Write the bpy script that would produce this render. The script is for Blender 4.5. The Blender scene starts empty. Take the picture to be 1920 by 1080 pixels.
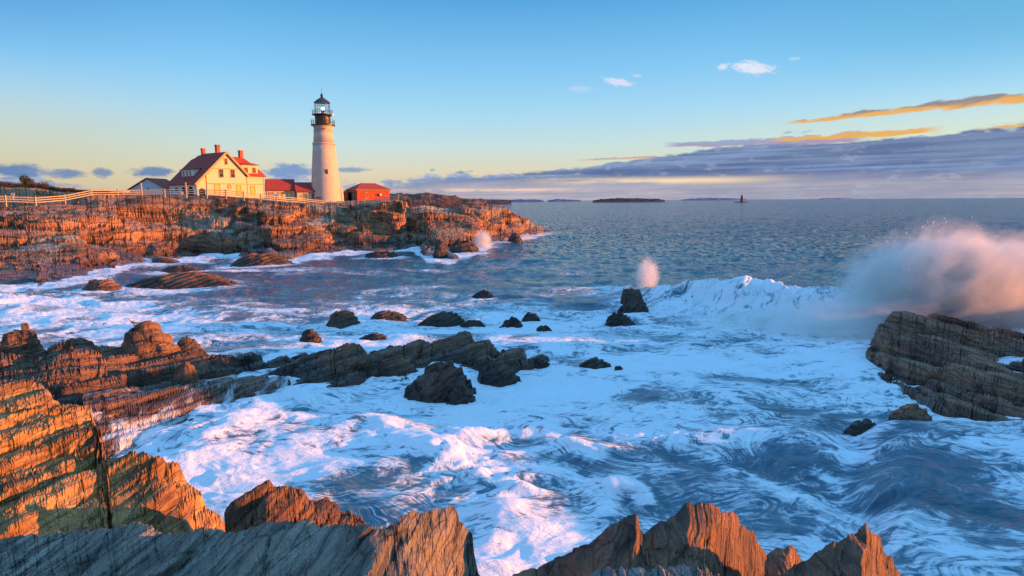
import bpy, math, random
import numpy as np
from mathutils import Matrix, Vector

# ------------------------------------------------------------------ camera
SC = bpy.context.scene
COL = SC.collection
FPX = 1200.0                      # focal length in pixels of a 1920 px wide frame
CAMZ = 9.0
PITCH = math.atan((540 - 376.4) / FPX)
ROLL = math.radians(-0.34)
cam_d = bpy.data.cameras.new('camera')
cam_d.sensor_width = 36.0
cam_d.lens = 36.0 * FPX / 1920
cam_d.clip_start = 0.1
cam_d.clip_end = 90000
cam = bpy.data.objects.new('camera', cam_d)
COL.objects.link(cam)
CR = (Matrix.Rotation(math.pi / 2 - PITCH, 3, 'X') @ Matrix.Rotation(ROLL, 3, 'Z'))
cam.matrix_world = Matrix.Translation((0, 0, CAMZ)) @ CR.to_4x4()
SC.camera = cam
CRN = np.array(CR)

def ray(px, py):
    v = np.array([(px - 960) / FPX, (540 - py) / FPX, -1.0])
    d = CRN @ v
    return d / np.linalg.norm(d)

def at(px, py, Y):
    """the point seen at (px, py) whose world depth is Y"""
    d = ray(px, py)
    t = Y / d[1]
    return np.array([d[0] * t, Y, CAMZ + d[2] * t])

def atz(px, py, z=0.0):
    d = ray(px, py)
    t = (z - CAMZ) / d[2]
    return np.array([d[0] * t, d[1] * t, z])

def azel(px, py):
    d = ray(px, py)
    return math.degrees(math.atan2(d[0], d[1])), math.degrees(math.asin(d[2]))

# ------------------------------------------------------------------ light
SUN_AZ, SUN_EL = 92.0, 6.6        # degrees clockwise from +Y, above the horizon
EXPO = 1.0
SC.view_settings.view_transform = 'Standard'
SC.view_settings.look = 'None'
SC.view_settings.exposure = EXPO
SC.view_settings.gamma = 1.0
try:
    SC.cycles.volume_step_rate = 0.35
    SC.cycles.volume_max_steps = 512
    SC.cycles.volume_bounces = 5
    SC.cycles.max_bounces = 8
    SC.cycles.use_denoising = True
except Exception:
    pass

sun_d = bpy.data.lights.new('sun', 'SUN')
sun_d.energy = 5.0
sun_d.angle = math.radians(0.5)
sun_d.color = (1.0, 0.335, 0.06)
sun = bpy.data.objects.new('sun', sun_d)
COL.objects.link(sun)
sa, se = math.radians(SUN_AZ), math.radians(SUN_EL)
sdir = Vector((math.sin(sa) * math.cos(se), math.cos(sa) * math.cos(se), math.sin(se)))
sun.rotation_euler = sdir.to_track_quat('Z', 'Y').to_euler()
sun.location = (60, -20, 40)

# ------------------------------------------------------------------ node helper
class NT:
    def __init__(self, tree):
        self.t = tree
        tree.nodes.clear()
    def n(self, typ, **kw):
        nd = self.t.nodes.new(typ)
        for k, v in kw.items():
            setattr(nd, k, v)
        return nd
    def put(self, sock, v):
        if v is None:
            return
        if isinstance(v, bpy.types.NodeSocket):
            self.t.links.new(v, sock)
        else:
            if hasattr(sock.default_value, '__len__'):
                v = tuple(v) if hasattr(v, '__len__') else (v,) * 3
                if len(sock.default_value) == 4 and len(v) == 3:
                    v = v + (1.0,)
                if len(sock.default_value) == 3 and len(v) == 4:
                    v = v[:3]
            sock.default_value = v
    def m(self, op, a, b=None, c=None, clamp=False):
        nd = self.n('ShaderNodeMath', operation=op, use_clamp=clamp)
        for i, v in enumerate((a, b, c)):
            self.put(nd.inputs[i], v)
        return nd.outputs[0]
    def add(self, a, b): return self.m('ADD', a, b)
    def sub(self, a, b): return self.m('SUBTRACT', a, b)
    def mul(self, a, b): return self.m('MULTIPLY', a, b)
    def vm(self, op, a, b=None, scale=None):
        nd = self.n('ShaderNodeVectorMath', operation=op)
        self.put(nd.inputs[0], a)
        if b is not None:
            self.put(nd.inputs[1], b)
        if scale is not None:
            self.put(nd.inputs['Scale'], scale)
        return nd.outputs['Value'] if op in ('DOT_PRODUCT', 'LENGTH', 'DISTANCE') else nd.outputs[0]
    def xyz(self, x=0.0, y=0.0, z=0.0):
        nd = self.n('ShaderNodeCombineXYZ')
        for i, v in enumerate((x, y, z)):
            self.put(nd.inputs[i], v)
        return nd.outputs[0]
    def sep(self, v):
        nd = self.n('ShaderNodeSeparateXYZ')
        self.put(nd.inputs[0], v)
        return nd.outputs
    def noise(self, v, scale=1.0, detail=4.0, rough=0.5, dist=0.0, color=False):
        nd = self.n('ShaderNodeTexNoise')
        self.put(nd.inputs['Vector'], v)
        self.put(nd.inputs['Scale'], scale)
        self.put(nd.inputs['Detail'], detail)
        self.put(nd.inputs['Roughness'], rough)
        self.put(nd.inputs['Distortion'], dist)
        return nd.outputs['Color' if color else 'Fac']
    def voro(self, v, scale=1.0, feature='F1', out='Distance', rand=1.0):
        nd = self.n('ShaderNodeTexVoronoi', feature=feature)
        self.put(nd.inputs['Vector'], v)
        self.put(nd.inputs['Scale'], scale)
        self.put(nd.inputs['Randomness'], rand)
        return nd.outputs[out]
    def mr(self, v, a, b, c=0.0, d=1.0, smooth=True):
        nd = self.n('ShaderNodeMapRange', interpolation_type='SMOOTHSTEP' if smooth else 'LINEAR')
        nd.clamp = True
        for i, s in enumerate((v, a, b, c, d)):
            self.put(nd.inputs[i], s)
        return nd.outputs[0]
    def mix(self, f, a, b, blend='MIX'):
        nd = self.n('ShaderNodeMix', data_type='RGBA', blend_type=blend)
        self.put(nd.inputs[0], f)
        self.put(nd.inputs[6], a)
        self.put(nd.inputs[7], b)
        return nd.outputs[2]
    def ramp(self, f, stops):
        nd = self.n('ShaderNodeValToRGB')
        cr = nd.color_ramp
        while len(cr.elements) < len(stops):
            cr.elements.new(0.5)
        for e, (p, c) in zip(cr.elements, stops):
            e.position = p
            e.color = tuple(c) + (1.0,) if len(c) == 3 else c
        self.put(nd.inputs[0], f)
        return nd.outputs[0]
    def curve(self, v, pts, x0, x1, y0, y1):
        """piecewise curve through pts in real units"""
        f = self.mr(v, x0, x1, 0.0, 1.0, smooth=False)
        nd = self.n('ShaderNodeFloatCurve')
        c = nd.mapping.curves[0]
        q = [((x - x0) / (x1 - x0), (y - y0) / (y1 - y0)) for x, y in pts]
        while len(c.points) < len(q):
            c.points.new(0.5, 0.5)
        for p, (x, y) in zip(c.points, q):
            p.location = (x, y)
            p.handle_type = 'AUTO_CLAMPED'
        nd.mapping.update()
        self.put(nd.inputs['Value'], f)
        return self.mr(nd.outputs[0], 0.0, 1.0, y0, y1, smooth=False)

# ------------------------------------------------------------------ sky
def lin(c):
    return tuple((v / 255 / 12.92) if v / 255 <= 0.04045 else ((v / 255 + 0.055) / 1.055) ** 2.4 for v in c)
SKY_STR = 0.15
def disp(r, g, b):
    k = 1.0 / (SKY_STR * 2 ** EXPO)
    return tuple(v * k for v in lin((r, g, b)))

world = bpy.data.worlds.new('World')
SC.world = world
world.use_nodes = True
world.cycles.sampling_method = 'MANUAL'
world.cycles.sample_map_resolution = 256
W = NT(world.node_tree)
tc = W.n('ShaderNodeTexCoord')
dirv = W.vm('NORMALIZE', tc.outputs['Generated'])
dx, dy, dz = W.sep(dirv)
az = W.mul(W.m('ARCTAN2', dx, dy), 180 / math.pi)
el = W.mul(W.m('ARCSINE', dz), 180 / math.pi)
skyn = W.n('ShaderNodeTexSky', sky_type='NISHITA')
skyn.sun_disc = False
skyn.sun_elevation = se
skyn.sun_rotation = sa
skyn.altitude = 0
skyn.air_density = 1.0
skyn.dust_density = 0.6
skyn.ozone_density = 2.5
hs = W.n('ShaderNodeHueSaturation')
W.put(hs.inputs['Saturation'], 1.25)
W.put(hs.inputs['Color'], skyn.outputs[0])
skyc = hs.outputs[0]
skyel = W.mr(el, -2.0, 90.0, 0.0, 1.0, smooth=False)
def es(e): return (e + 2.0) / 92.0
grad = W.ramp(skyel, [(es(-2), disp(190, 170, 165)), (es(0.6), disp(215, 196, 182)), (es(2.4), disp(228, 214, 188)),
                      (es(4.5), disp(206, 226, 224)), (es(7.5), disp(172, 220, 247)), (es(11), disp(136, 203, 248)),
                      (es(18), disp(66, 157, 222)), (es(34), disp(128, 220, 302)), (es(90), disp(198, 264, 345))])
warm = W.m('MULTIPLY', W.mr(az, 5.0, 45.0), W.mr(el, 9.0, 1.5))
grad = W.mix(W.mul(warm, 0.55), grad, disp(246, 232, 160))
cool = W.m('MULTIPLY', W.mr(az, 16.0, 40.0), W.mr(el, 6.0, 13.0))
grad = W.mix(W.mul(cool, 0.55), grad, disp(78, 166, 205))
wl = W.m('MULTIPLY', W.mr(az, -15.0, -40.0), W.mr(el, 11.0, 3.0))
grad = W.mix(W.mul(wl, 0.6), grad, disp(204, 186, 152))
dk = W.m('MULTIPLY', W.mr(az, -22.0, -42.0), W.mr(el, 6.0, 17.0))
grad = W.mix(W.mul(dk, 0.5), grad, disp(30, 105, 190))
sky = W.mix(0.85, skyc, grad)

# clouds: functions of the view direction only (they are at infinity)
def below(cv, soft, wob):
    return W.mr(W.sub(W.add(cv, wob), el), -soft, soft)
def AE(px, py): return azel(px, py)
A0, A1 = -60.0, 60.0
slope = W.sub(el, W.mul(az, 0.045))
nlong = W.noise(W.xyz(W.mul(az, 0.09), W.mul(slope, 0.95), 3.1), 1.0, 5, 0.55, 0.4)
nfine = W.noise(W.xyz(W.mul(az, 0.55), W.mul(el, 1.5), 7.7), 1.0, 4, 0.62, 0.0)
npuff = W.noise(W.xyz(W.mul(az, 0.45), W.mul(el, 0.95), 1.3), 1.0, 4, 0.55, 0.0)
# cumulus row, left to middle
rowtop = W.curve(az, [(-60, 1.5), (AE(0, 0)[0], 1.9), (AE(110, 0)[0], 1.0), (AE(240, 0)[0], 1.0), (AE(300, 0)[0], 0.6),
                      (AE(480, 0)[0], 1.9), (AE(560, 0)[0], 2.0), (AE(700, 0)[0], 1.5), (AE(800, 0)[0], 2.5), (AE(1000, 0)[0], 2.2),
                      (AE(1200, 0)[0], 2.6), (60, 2.6)], A0, A1, -3, 12)
rowm = W.mr(W.sub(W.add(rowtop, W.mul(W.sub(npuff, 0.5), 3.6)), el), -0.12, 0.28)
rowbot = W.mr(W.sub(el, W.mul(W.sub(nfine, 0.5), 0.7)), 0.9, 1.45)
rowm = W.mul(rowm, W.m('MAXIMUM', rowbot, W.mr(az, AE(640, 0)[0], AE(760, 0)[0])))
rowc = W.mix(W.mr(nfine, 0.35, 0.68), disp(92, 132, 190), disp(176, 192, 222))
sky = W.mix(W.mul(rowm, 0.85), sky, rowc)
# left hand small blue clouds
def puff(px, py, rx, ry, c, n=npuff, amt=0.9, tilt=0.0, lo=0.5, hi=0.66):
    global sky
    a, e = AE(px, py)
    s = 0.0477
    du = W.sub(az, a)
    dv = W.sub(W.sub(el, e), W.mul(du, tilt))
    d2 = W.add(W.m('POWER', W.m('DIVIDE', du, rx * s), 2.0), W.m('POWER', W.m('DIVIDE', dv, ry * s), 2.0))
    g = W.m('EXPONENT', W.mul(d2, -1.0))
    mm = W.mr(W.add(W.mul(n, 0.75), W.mul(g, 0.55)), lo + 0.06, hi + 0.20)
    mm = W.mul(mm, W.mr(g, 0.03, 0.2))
    sky = W.mix(W.mul(mm, amt), sky, c)
nb = W.noise(W.xyz(W.mul(az, 0.9), W.mul(el, 1.9), 5.3), 1.0, 4, 0.6, 0.0)
nw = W.noise(W.xyz(W.mul(az, 1.5), W.mul(W.add(el, W.mul(az, 0.18)), 4.5), 2.2), 1.0, 5, 0.6, 0.0)
blue = disp(98, 132, 182)
puff(25, 320, 48, 13, blue, nb, 0.95)
puff(120, 326, 34, 9, blue, nb, 0.85)
puff(78, 322, 40, 6, disp(120, 150, 190), nb, 0.6)
puff(192, 323, 18, 9, blue, nb, 0.8)
puff(285, 323, 40, 11, blue, nb, 0.9)
puff(112, 347, 34, 4, disp(150, 160, 190), nb, 0.7)
puff(545, 322, 62, 16, disp(112, 150, 205), nb, 0.9)
puff(662, 318, 34, 6, disp(140, 158, 195), nb, 0.9)
puff(1410, 127, 42, 12, disp(236, 236, 248), nw, 0.85, -0.14)
puff(1356, 125, 11, 6, disp(225, 232, 248), nw, 0.8)
puff(1160, 154, 34, 8, disp(222, 228, 248), nw, 0.85, -0.2)
puff(1086, 167, 26, 8, disp(190, 214, 246), nw, 0.6)
puff(1195, 142, 10, 4, disp(205, 222, 246), nw, 0.5)
puff(1490, 110, 12, 4, disp(200, 222, 240), nw, 0.5)
# the big bank on the right
bt = W.curve(az, [(-60, -2.5), (AE(430, 0)[0], -1.5), (AE(520, 0)[0], 0.3), (AE(640, 0)[0], 0.9), (AE(760, 0)[0], 1.7), (AE(1000, 320)[0], 2.35), (AE(1150, 300)[0], 3.0), (AE(1300, 300)[0], 4.0),
                  (AE(1500, 275)[0], 4.8), (AE(1700, 270)[0], 4.7), (AE(1920, 255)[0], 4.9), (60, 5.6)], A0, A1, -3, 12)
nlay = W.noise(W.xyz(W.mul(az, 0.05), W.mul(W.sub(el, W.mul(az, 0.012)), 2.6), 9.1), 1.0, 5, 0.62, 0.25)
bank = below(bt, 0.34, W.add(W.mul(W.sub(nlong, 0.5), 3.8), W.mul(W.sub(nfine, 0.5), 2.4)))
hband = W.mr(W.add(el, W.mul(W.sub(nlay, 0.5), 2.2)), 0.9, 2.4)
bdark = W.mix(hband, disp(156, 158, 180), disp(78, 102, 150))
blite = W.mix(hband, disp(192, 182, 190), disp(130, 154, 196))
bankc = W.mix(W.mr(W.add(W.mul(nlong, 0.45), W.mul(nlay, 0.55)), 0.42, 0.62), bdark, blite)
bankc = W.mix(W.mul(W.mr(nfine, 0.55, 0.72), 0.35), bankc, disp(188, 196, 222))
bankc = W.mix(W.mul(W.mr(az, 18, 38), W.mul(W.mr(el, 2.0, 4.5), 0.5)), bankc, disp(96, 112, 156))
sky = W.mix(W.mul(bank, 0.95), sky, bankc)
gap = W.m('EXPONENT', W.mul(W.m('POWER', W.m('DIVIDE', W.sub(el, 1.62), 0.30), 2.0), -1.0))
gap = W.mul(gap, W.mul(W.mr(az, -1, 7), W.mr(az, 27, 15)))
gap = W.mul(gap, W.mr(nlong, 0.62, 0.42))
sky = W.mix(W.mul(gap, 0.95), sky, disp(252, 224, 186))
gap2 = W.m('EXPONENT', W.mul(W.m('POWER', W.m('DIVIDE', W.sub(el, 0.95), 0.14), 2.0), -1.0))
gap2 = W.mul(gap2, W.mul(W.mr(az, -14, -4), W.mr(az, 8, 2)))
sky = W.mix(W.mul(gap2, W.mr(nfine, 0.3, 0.55)), sky, disp(240, 206, 186))
# orange lit streaks
nstreak = W.noise(W.xyz(W.mul(az, 0.28), W.mul(W.sub(el, W.mul(az, 0.16)), 1.9), 14.2), 1.0, 5, 0.6, 0.4)
def streak(p0, p1, w0, w1, c_lo, c_hi, cut=0.5, amt=0.95, bow=0.0):
    global sky
    a0, e0 = AE(*p0); a1, e1 = AE(*p1)
    f = W.mr(az, a0, a1, 0.0, 1.0, smooth=False)
    cen = W.add(W.add(e0, W.mul(f, e1 - e0)), W.mul(W.mul(f, W.sub(1.0, f)), bow))
    wid = W.add(w0, W.mul(f, w1 - w0))
    dv = W.m('DIVIDE', W.sub(W.sub(el, cen), W.mul(W.sub(nfine, 0.5), 0.35)), wid)
    g = W.m('EXPONENT', W.mul(W.m('POWER', dv, 2.0), -1.0))
    ends = W.mul(W.mr(az, a0 - 0.4, a0 + 1.5), W.mr(az, a1 + 1.5, a1 - 0.5))
    ns = nstreak
    mm = W.mr(W.add(W.add(W.mul(W.sub(ns, 0.5), 1.5), W.mul(W.sub(nfine, 0.5), 0.9)), W.mul(g, 0.85)), cut - 0.12, cut + 0.28)
    mm = W.mul(W.mul(mm, ends), W.mr(g, 0.02, 0.15))
    cc = W.mix(W.mr(W.add(dv, W.mul(W.sub(ns, 0.5), 3.0)), -0.3, 0.7), c_lo, c_hi)
    sky = W.mix(W.mul(mm, amt), sky, cc)
og, pk, sl = disp(240, 176, 84), disp(222, 178, 150), disp(140, 144, 176)
streak((1470, 232), (1985, 178), 0.16, 0.55, og, disp(150, 138, 140), 0.44, 0.95, 0.6)
streak((1245, 272), (1600, 258), 0.22, 0.42, disp(168, 156, 186), disp(150, 168, 206), 0.38)
streak((1440, 264), (1735, 244), 0.16, 0.32, og, disp(226, 176, 120), 0.40)
streak((1830, 242), (1920, 234), 0.06, 0.12, og, og, 0.42, 0.7)
streak((1080, 300), (1210, 296), 0.10, 0.14, pk, sl, 0.42, 0.8)

dimb = W.mr(el, -7.0, -1.5, 0.22, 1.0)
bg = W.n('ShaderNodeBackground')
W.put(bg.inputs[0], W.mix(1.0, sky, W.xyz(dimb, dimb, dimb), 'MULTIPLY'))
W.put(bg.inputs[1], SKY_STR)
wo = W.n('ShaderNodeOutputWorld')
W.t.links.new(bg.outputs[0], wo.inputs[0])
# ------------------------------------------------------------------ numpy noise
def hsh(ix, iy, iz=0, seed=0):
    ix = np.asarray(ix).astype(np.int64); iy = np.asarray(iy).astype(np.int64); iz = np.asarray(iz).astype(np.int64)
    n = (ix * 374761393 + iy * 668265263 + iz * 1274126177 + seed * 974634157) & 0xFFFFFFFF
    n = ((n ^ (n >> 13)) * 1274126177) & 0xFFFFFFFF
    n = ((n ^ (n >> 15)) * 2246822519) & 0xFFFFFFFF
    return ((n ^ (n >> 16)) & 0xFFFFFF) / float(0x1000000)

def vn(x, y, z=None, seed=0):
    """smooth value noise in 0..1"""
    xi = np.floor(x); yi = np.floor(y)
    fx = x - xi; fy = y - yi
    fx = fx * fx * fx * (fx * (fx * 6 - 15) + 10); fy = fy * fy * fy * (fy * (fy * 6 - 15) + 10)
    def lay(zi):
        a = hsh(xi, yi, zi, seed); b = hsh(xi + 1, yi, zi, seed)
        c = hsh(xi, yi + 1, zi, seed); d = hsh(xi + 1, yi + 1, zi, seed)
        return (a + (b - a) * fx) * (1 - fy) + (c + (d - c) * fx) * fy
    if z is None:
        return lay(0)
    zi = np.floor(z); fz = z - zi; fz = fz * fz * (3 - 2 * fz)
    return lay(zi) * (1 - fz) + lay(zi + 1) * fz

def fbm(x, y, oct=4, seed=0, gain=0.5, z=None):
    s = 0.0; a = 1.0; t = 0.0
    for o in range(oct):
        s = s + a * vn(x + 17.3 * o, y - 9.1 * o, None if z is None else z + 3.3 * o, seed + o)
        t += a; a *= gain
        x = x * 2.03; y = y * 2.03
        if z is not None:
            z = z * 2.03
    return s / t

def voro(x, y, seed=0, jit=0.9):
    xi = np.floor(x); yi = np.floor(y)
    f1 = np.full(np.shape(x), 9.0); f2 = f1.copy(); r = np.zeros(np.shape(x)); r2 = r.copy(); cx = r.copy(); cy = r.copy()
    for i in (-1, 0, 1):
        for j in (-1, 0, 1):
            a = xi + i; b = yi + j
            px = a + 0.5 + (hsh(a, b, 1, seed) - 0.5) * jit
            py = b + 0.5 + (hsh(a, b, 2, seed) - 0.5) * jit
            d = np.hypot(x - px, y - py)
            n = d < f1
            f2 = np.where(n, f1, np.minimum(f2, d))
            f1 = np.where(n, d, f1)
            r = np.where(n, hsh(a, b, 3, seed), r); r2 = np.where(n, hsh(a, b, 4, seed), r2)
            cx = np.where(n, px, cx); cy = np.where(n, py, cy)
    return f1, f2, r, r2, x - cx, y - cy

def sst(x, a, b):
    t = np.clip((x - a) / (b - a), 0, 1)
    return t * t * (3 - 2 * t)

# beds of slate: strike runs away from the shore point, beds dip to the left
def bed(strike=2.0, dip=34.0):
    s, d = math.radians(strike), math.radians(dip)
    su = np.array([math.sin(s), math.cos(s), 0]); sv = np.array([math.cos(s), -math.sin(s), 0])
    n = np.array([-math.sin(d) * sv[0], -math.sin(d) * sv[1], math.cos(d)])
    return su, sv, n

def strata(x, y, z, levels, strike=2.0, dip=34.0, seed=0, soft=0.0):
    """break a smooth surface into fractured, tilted plates. levels: (thickness, cell along strike, cell across, strength)"""
    su, sv, n = bed(strike, dip)
    for k, (t, cu, cv, kk) in enumerate(levels):
        u = x * su[0] + y * su[1] + z * 0.7; v = x * sv[0] + y * sv[1] + z * 0.9
        wob = (fbm(x / (cu * 1.3), y / (cu * 1.3), 2, seed + 50 + k) - 0.5)
        f1, f2, r, r2, du, dv = voro(u / cu + wob * 0.8, v / cv + wob * 0.8, seed + 7 * k)
        w = (x * n[0] + y * n[1] + z * n[2]) + wob * t * 1.2
        q = w / t + r * 3.0
        fl = np.floor(q); fr = q - fl
        edge = sst(fr, 0.0, 0.16 + soft + (0.14 + soft * 0.6) * r2)
        w2 = t * (fl - 1 + edge + 0.25 * fr - r * 3.0 + 0.4)
        w2 = w2 + (r - 0.5) * t * 0.5 + du * (r2 - 0.5) * t * 0.8 + dv * (r - 0.5) * t * 0.9
        z = z + kk * (w2 - w) / n[2]
        cr = sst(f2 - f1, 0.10, 0.0)
        z = z - cr * t * 0.25 * kk
    return z

# ------------------------------------------------------------------ mesh helpers
def link_mesh(name, verts, faces, mat=None, parent=None, smooth=False):
    me = bpy.data.meshes.new(name)
    verts = np.asarray(verts, dtype=np.float32)
    if isinstance(faces, np.ndarray):
        k = faces.shape[1]
        me.vertices.add(len(verts)); me.vertices.foreach_set('co', verts.ravel())
        me.loops.add(faces.size); me.loops.foreach_set('vertex_index', faces.astype(np.int32).ravel())
        me.polygons.add(len(faces))
        me.polygons.foreach_set('loop_start', np.arange(0, faces.size, k, dtype=np.int32))
        me.polygons.foreach_set('loop_total', np.full(len(faces), k, dtype=np.int32))
        me.update(calc_edges=True)
    else:
        me.from_pydata([tuple(map(float, v)) for v in verts], [], faces)
        me.update()
    me.polygons.foreach_set('use_smooth', np.full(len(me.polygons), smooth, dtype=bool))
    if mat is not None:
        for m_ in (mat if isinstance(mat, (list, tuple)) else [mat]):
            me.materials.append(m_)
    o = bpy.data.objects.new(name, me)
    COL.objects.link(o)
    if parent is not None:
        o.parent = parent
    return o

def tag(o, label=None, cat=None, group=None, kind=None):
    for k, v in (('label', label), ('category', cat), ('group', group), ('kind', kind)):
        if v:
            o[k] = v
    return o

def thing(name, label, cat, loc=(0, 0, 0), rotz=0.0, group=None):
    o = bpy.data.objects.new(name, None)
    COL.objects.link(o)
    o.empty_display_size = 0.3
    o.location = tuple(float(v) for v in loc)
    o.rotation_euler = (0, 0, rotz)
    return tag(o, label, cat, group)

def kids(o):
    return [c for c in bpy.data.objects if c.parent == o]

def dup(root, loc, rotz, label=None, group=None):
    r = root.copy(); COL.objects.link(r); r.location = loc; r.rotation_euler = (0, 0, rotz)
    if label: r['label'] = label
    if group: r['group'] = group
    for ch in kids(root):
        c = ch.copy(); COL.objects.link(c); c.parent = r
        for g in kids(ch):
            d = g.copy(); COL.objects.link(d); d.parent = c
    return r

class MB:
    def __init__(self):
        self.v = []; self.f = []
    def addv(self, pts, faces):
        b = len(self.v)
        self.v += [tuple(map(float, p)) for p in pts]
        self.f += [tuple(b + i for i in f) for f in faces]
        return self
    def box(self, a, b):
        x0, y0, z0 = a; x1, y1, z1 = b
        return self.addv([(x0, y0, z0), (x1, y0, z0), (x1, y1, z0), (x0, y1, z0), (x0, y0, z1), (x1, y0, z1), (x1, y1, z1), (x0, y1, z1)],
                         [(0, 3, 2, 1), (4, 5, 6, 7), (0, 1, 5, 4), (1, 2, 6, 5), (2, 3, 7, 6), (3, 0, 4, 7)])
    def prism(self, poly, d):
        """extrude a flat polygon (list of 3-D points) by vector d"""
        n = len(poly)
        p2 = [tuple(p[i] + d[i] for i in range(3)) for p in poly]
        return self.addv(list(poly) + p2, [tuple(range(n))[::-1], tuple(range(n, 2 * n))] + [(i, (i + 1) % n, n + (i + 1) % n, n + i) for i in range(n)])
    def lathe(self, prof, seg=40, cx=0.0, cy=0.0, cap=True):
        k = len(prof); b = []
        for r, z in prof:
            for i in range(seg):
                a = 2 * math.pi * i / seg
                b.append((cx + r * math.cos(a), cy + r * math.sin(a), z))
        f = []
        for j in range(k - 1):
            for i in range(seg):
                f.append((j * seg + i, j * seg + (i + 1) % seg, (j + 1) * seg + (i + 1) % seg, (j + 1) * seg + i))
        if cap:
            f.append(tuple(range(seg))[::-1]); f.append(tuple((k - 1) * seg + i for i in range(seg)))
        return self.addv(b, f)
    def tube(self, a, b, r0, r1=None, seg=8):
        r1 = r0 if r1 is None else r1
        a = Vector(a); b = Vector(b); d = (b - a).normalized()
        s = d.orthogonal().normalized(); t = d.cross(s)
        pts = []
        for c, r in ((a, r0), (b, r1)):
            for i in range(seg):
                an = 2 * math.pi * i / seg
                pts.append(c + (s * math.cos(an) + t * math.sin(an)) * r)
        f = [(i, (i + 1) % seg, seg + (i + 1) % seg, seg + i) for i in range(seg)]
        f += [tuple(range(seg))[::-1], tuple(range(seg, 2 * seg))]
        return self.addv(pts, f)
    def bar(self, a, b, w, h):
        """rectangular bar between two points"""
        a = Vector(a); b = Vector(b); d = (b - a).normalized()
        s = d.cross(Vector((0, 0, 1)))
        s = s.normalized() if s.length > 1e-4 else Vector((1, 0, 0))
        t = s.cross(d)
        pts = []
        for c in (a, b):
            for i, j in ((-1, -1), (1, -1), (1, 1), (-1, 1)):
                pts.append(c + s * (w / 2 * i) + t * (h / 2 * j))
        return self.addv(pts, [(0, 3, 2, 1), (4, 5, 6, 7), (0, 1, 5, 4), (1, 2, 6, 5), (2, 3, 7, 6), (3, 0, 4, 7)])
    def build(self, name, mat=None, parent=None, smooth=False):
        o = link_mesh(name, self.v, self.f, mat, parent, smooth)
        import bmesh
        bm = bmesh.new(); bm.from_mesh(o.data)
        bmesh.ops.recalc_face_normals(bm, faces=bm.faces[:])
        bm.to_mesh(o.data); bm.free()
        return o

# ------------------------------------------------------------------ materials
def new_mat(name):
    m = bpy.data.materials.new(name)
    m.use_nodes = True
    T = NT(m.node_tree)
    bs = T.n('ShaderNodeBsdfPrincipled')
    out = T.n('ShaderNodeOutputMaterial')
    T.t.links.new(bs.outputs[0], out.inputs[0])
    return m, T, bs, out

def bump(T, h, strength=0.5, dist=0.1, nrm=None):
    b = T.n('ShaderNodeBump')
    T.put(b.inputs['Strength'], strength); T.put(b.inputs['Distance'], dist); T.put(b.inputs['Height'], h)
    if nrm is not None:
        T.put(b.inputs['Normal'], nrm)
    return b.outputs[0]

def plain(name, col, rough=0.6, var=0.12, scale=2.0, metal=0.0, bmp=0.0, wear=None):
    m, T, bs, out = new_mat(name)
    P = T.n('ShaderNodeTexCoord').outputs['Object']
    n = T.noise(P, scale, 5, 0.6)
    k = T.mr(n, 0.25, 0.75, 1 - var, 1 + var, smooth=False)
    c = T.mix(1.0, col + (1,), T.xyz(k, k, k), 'MULTIPLY')
    if wear:
        c = T.mix(T.mr(T.noise(P, scale * 2.3, 6, 0.7), 0.56, 0.72, 0, 0.6), c, wear + (1,))
    T.put(bs.inputs['Base Color'], c)
    T.put(bs.inputs['Roughness'], rough); T.put(bs.inputs['Metallic'], metal)
    if bmp:
        T.put(bs.inputs['Normal'], bump(T, T.noise(P, scale * 8, 5, 0.6), bmp, 0.03))
    return m

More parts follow.
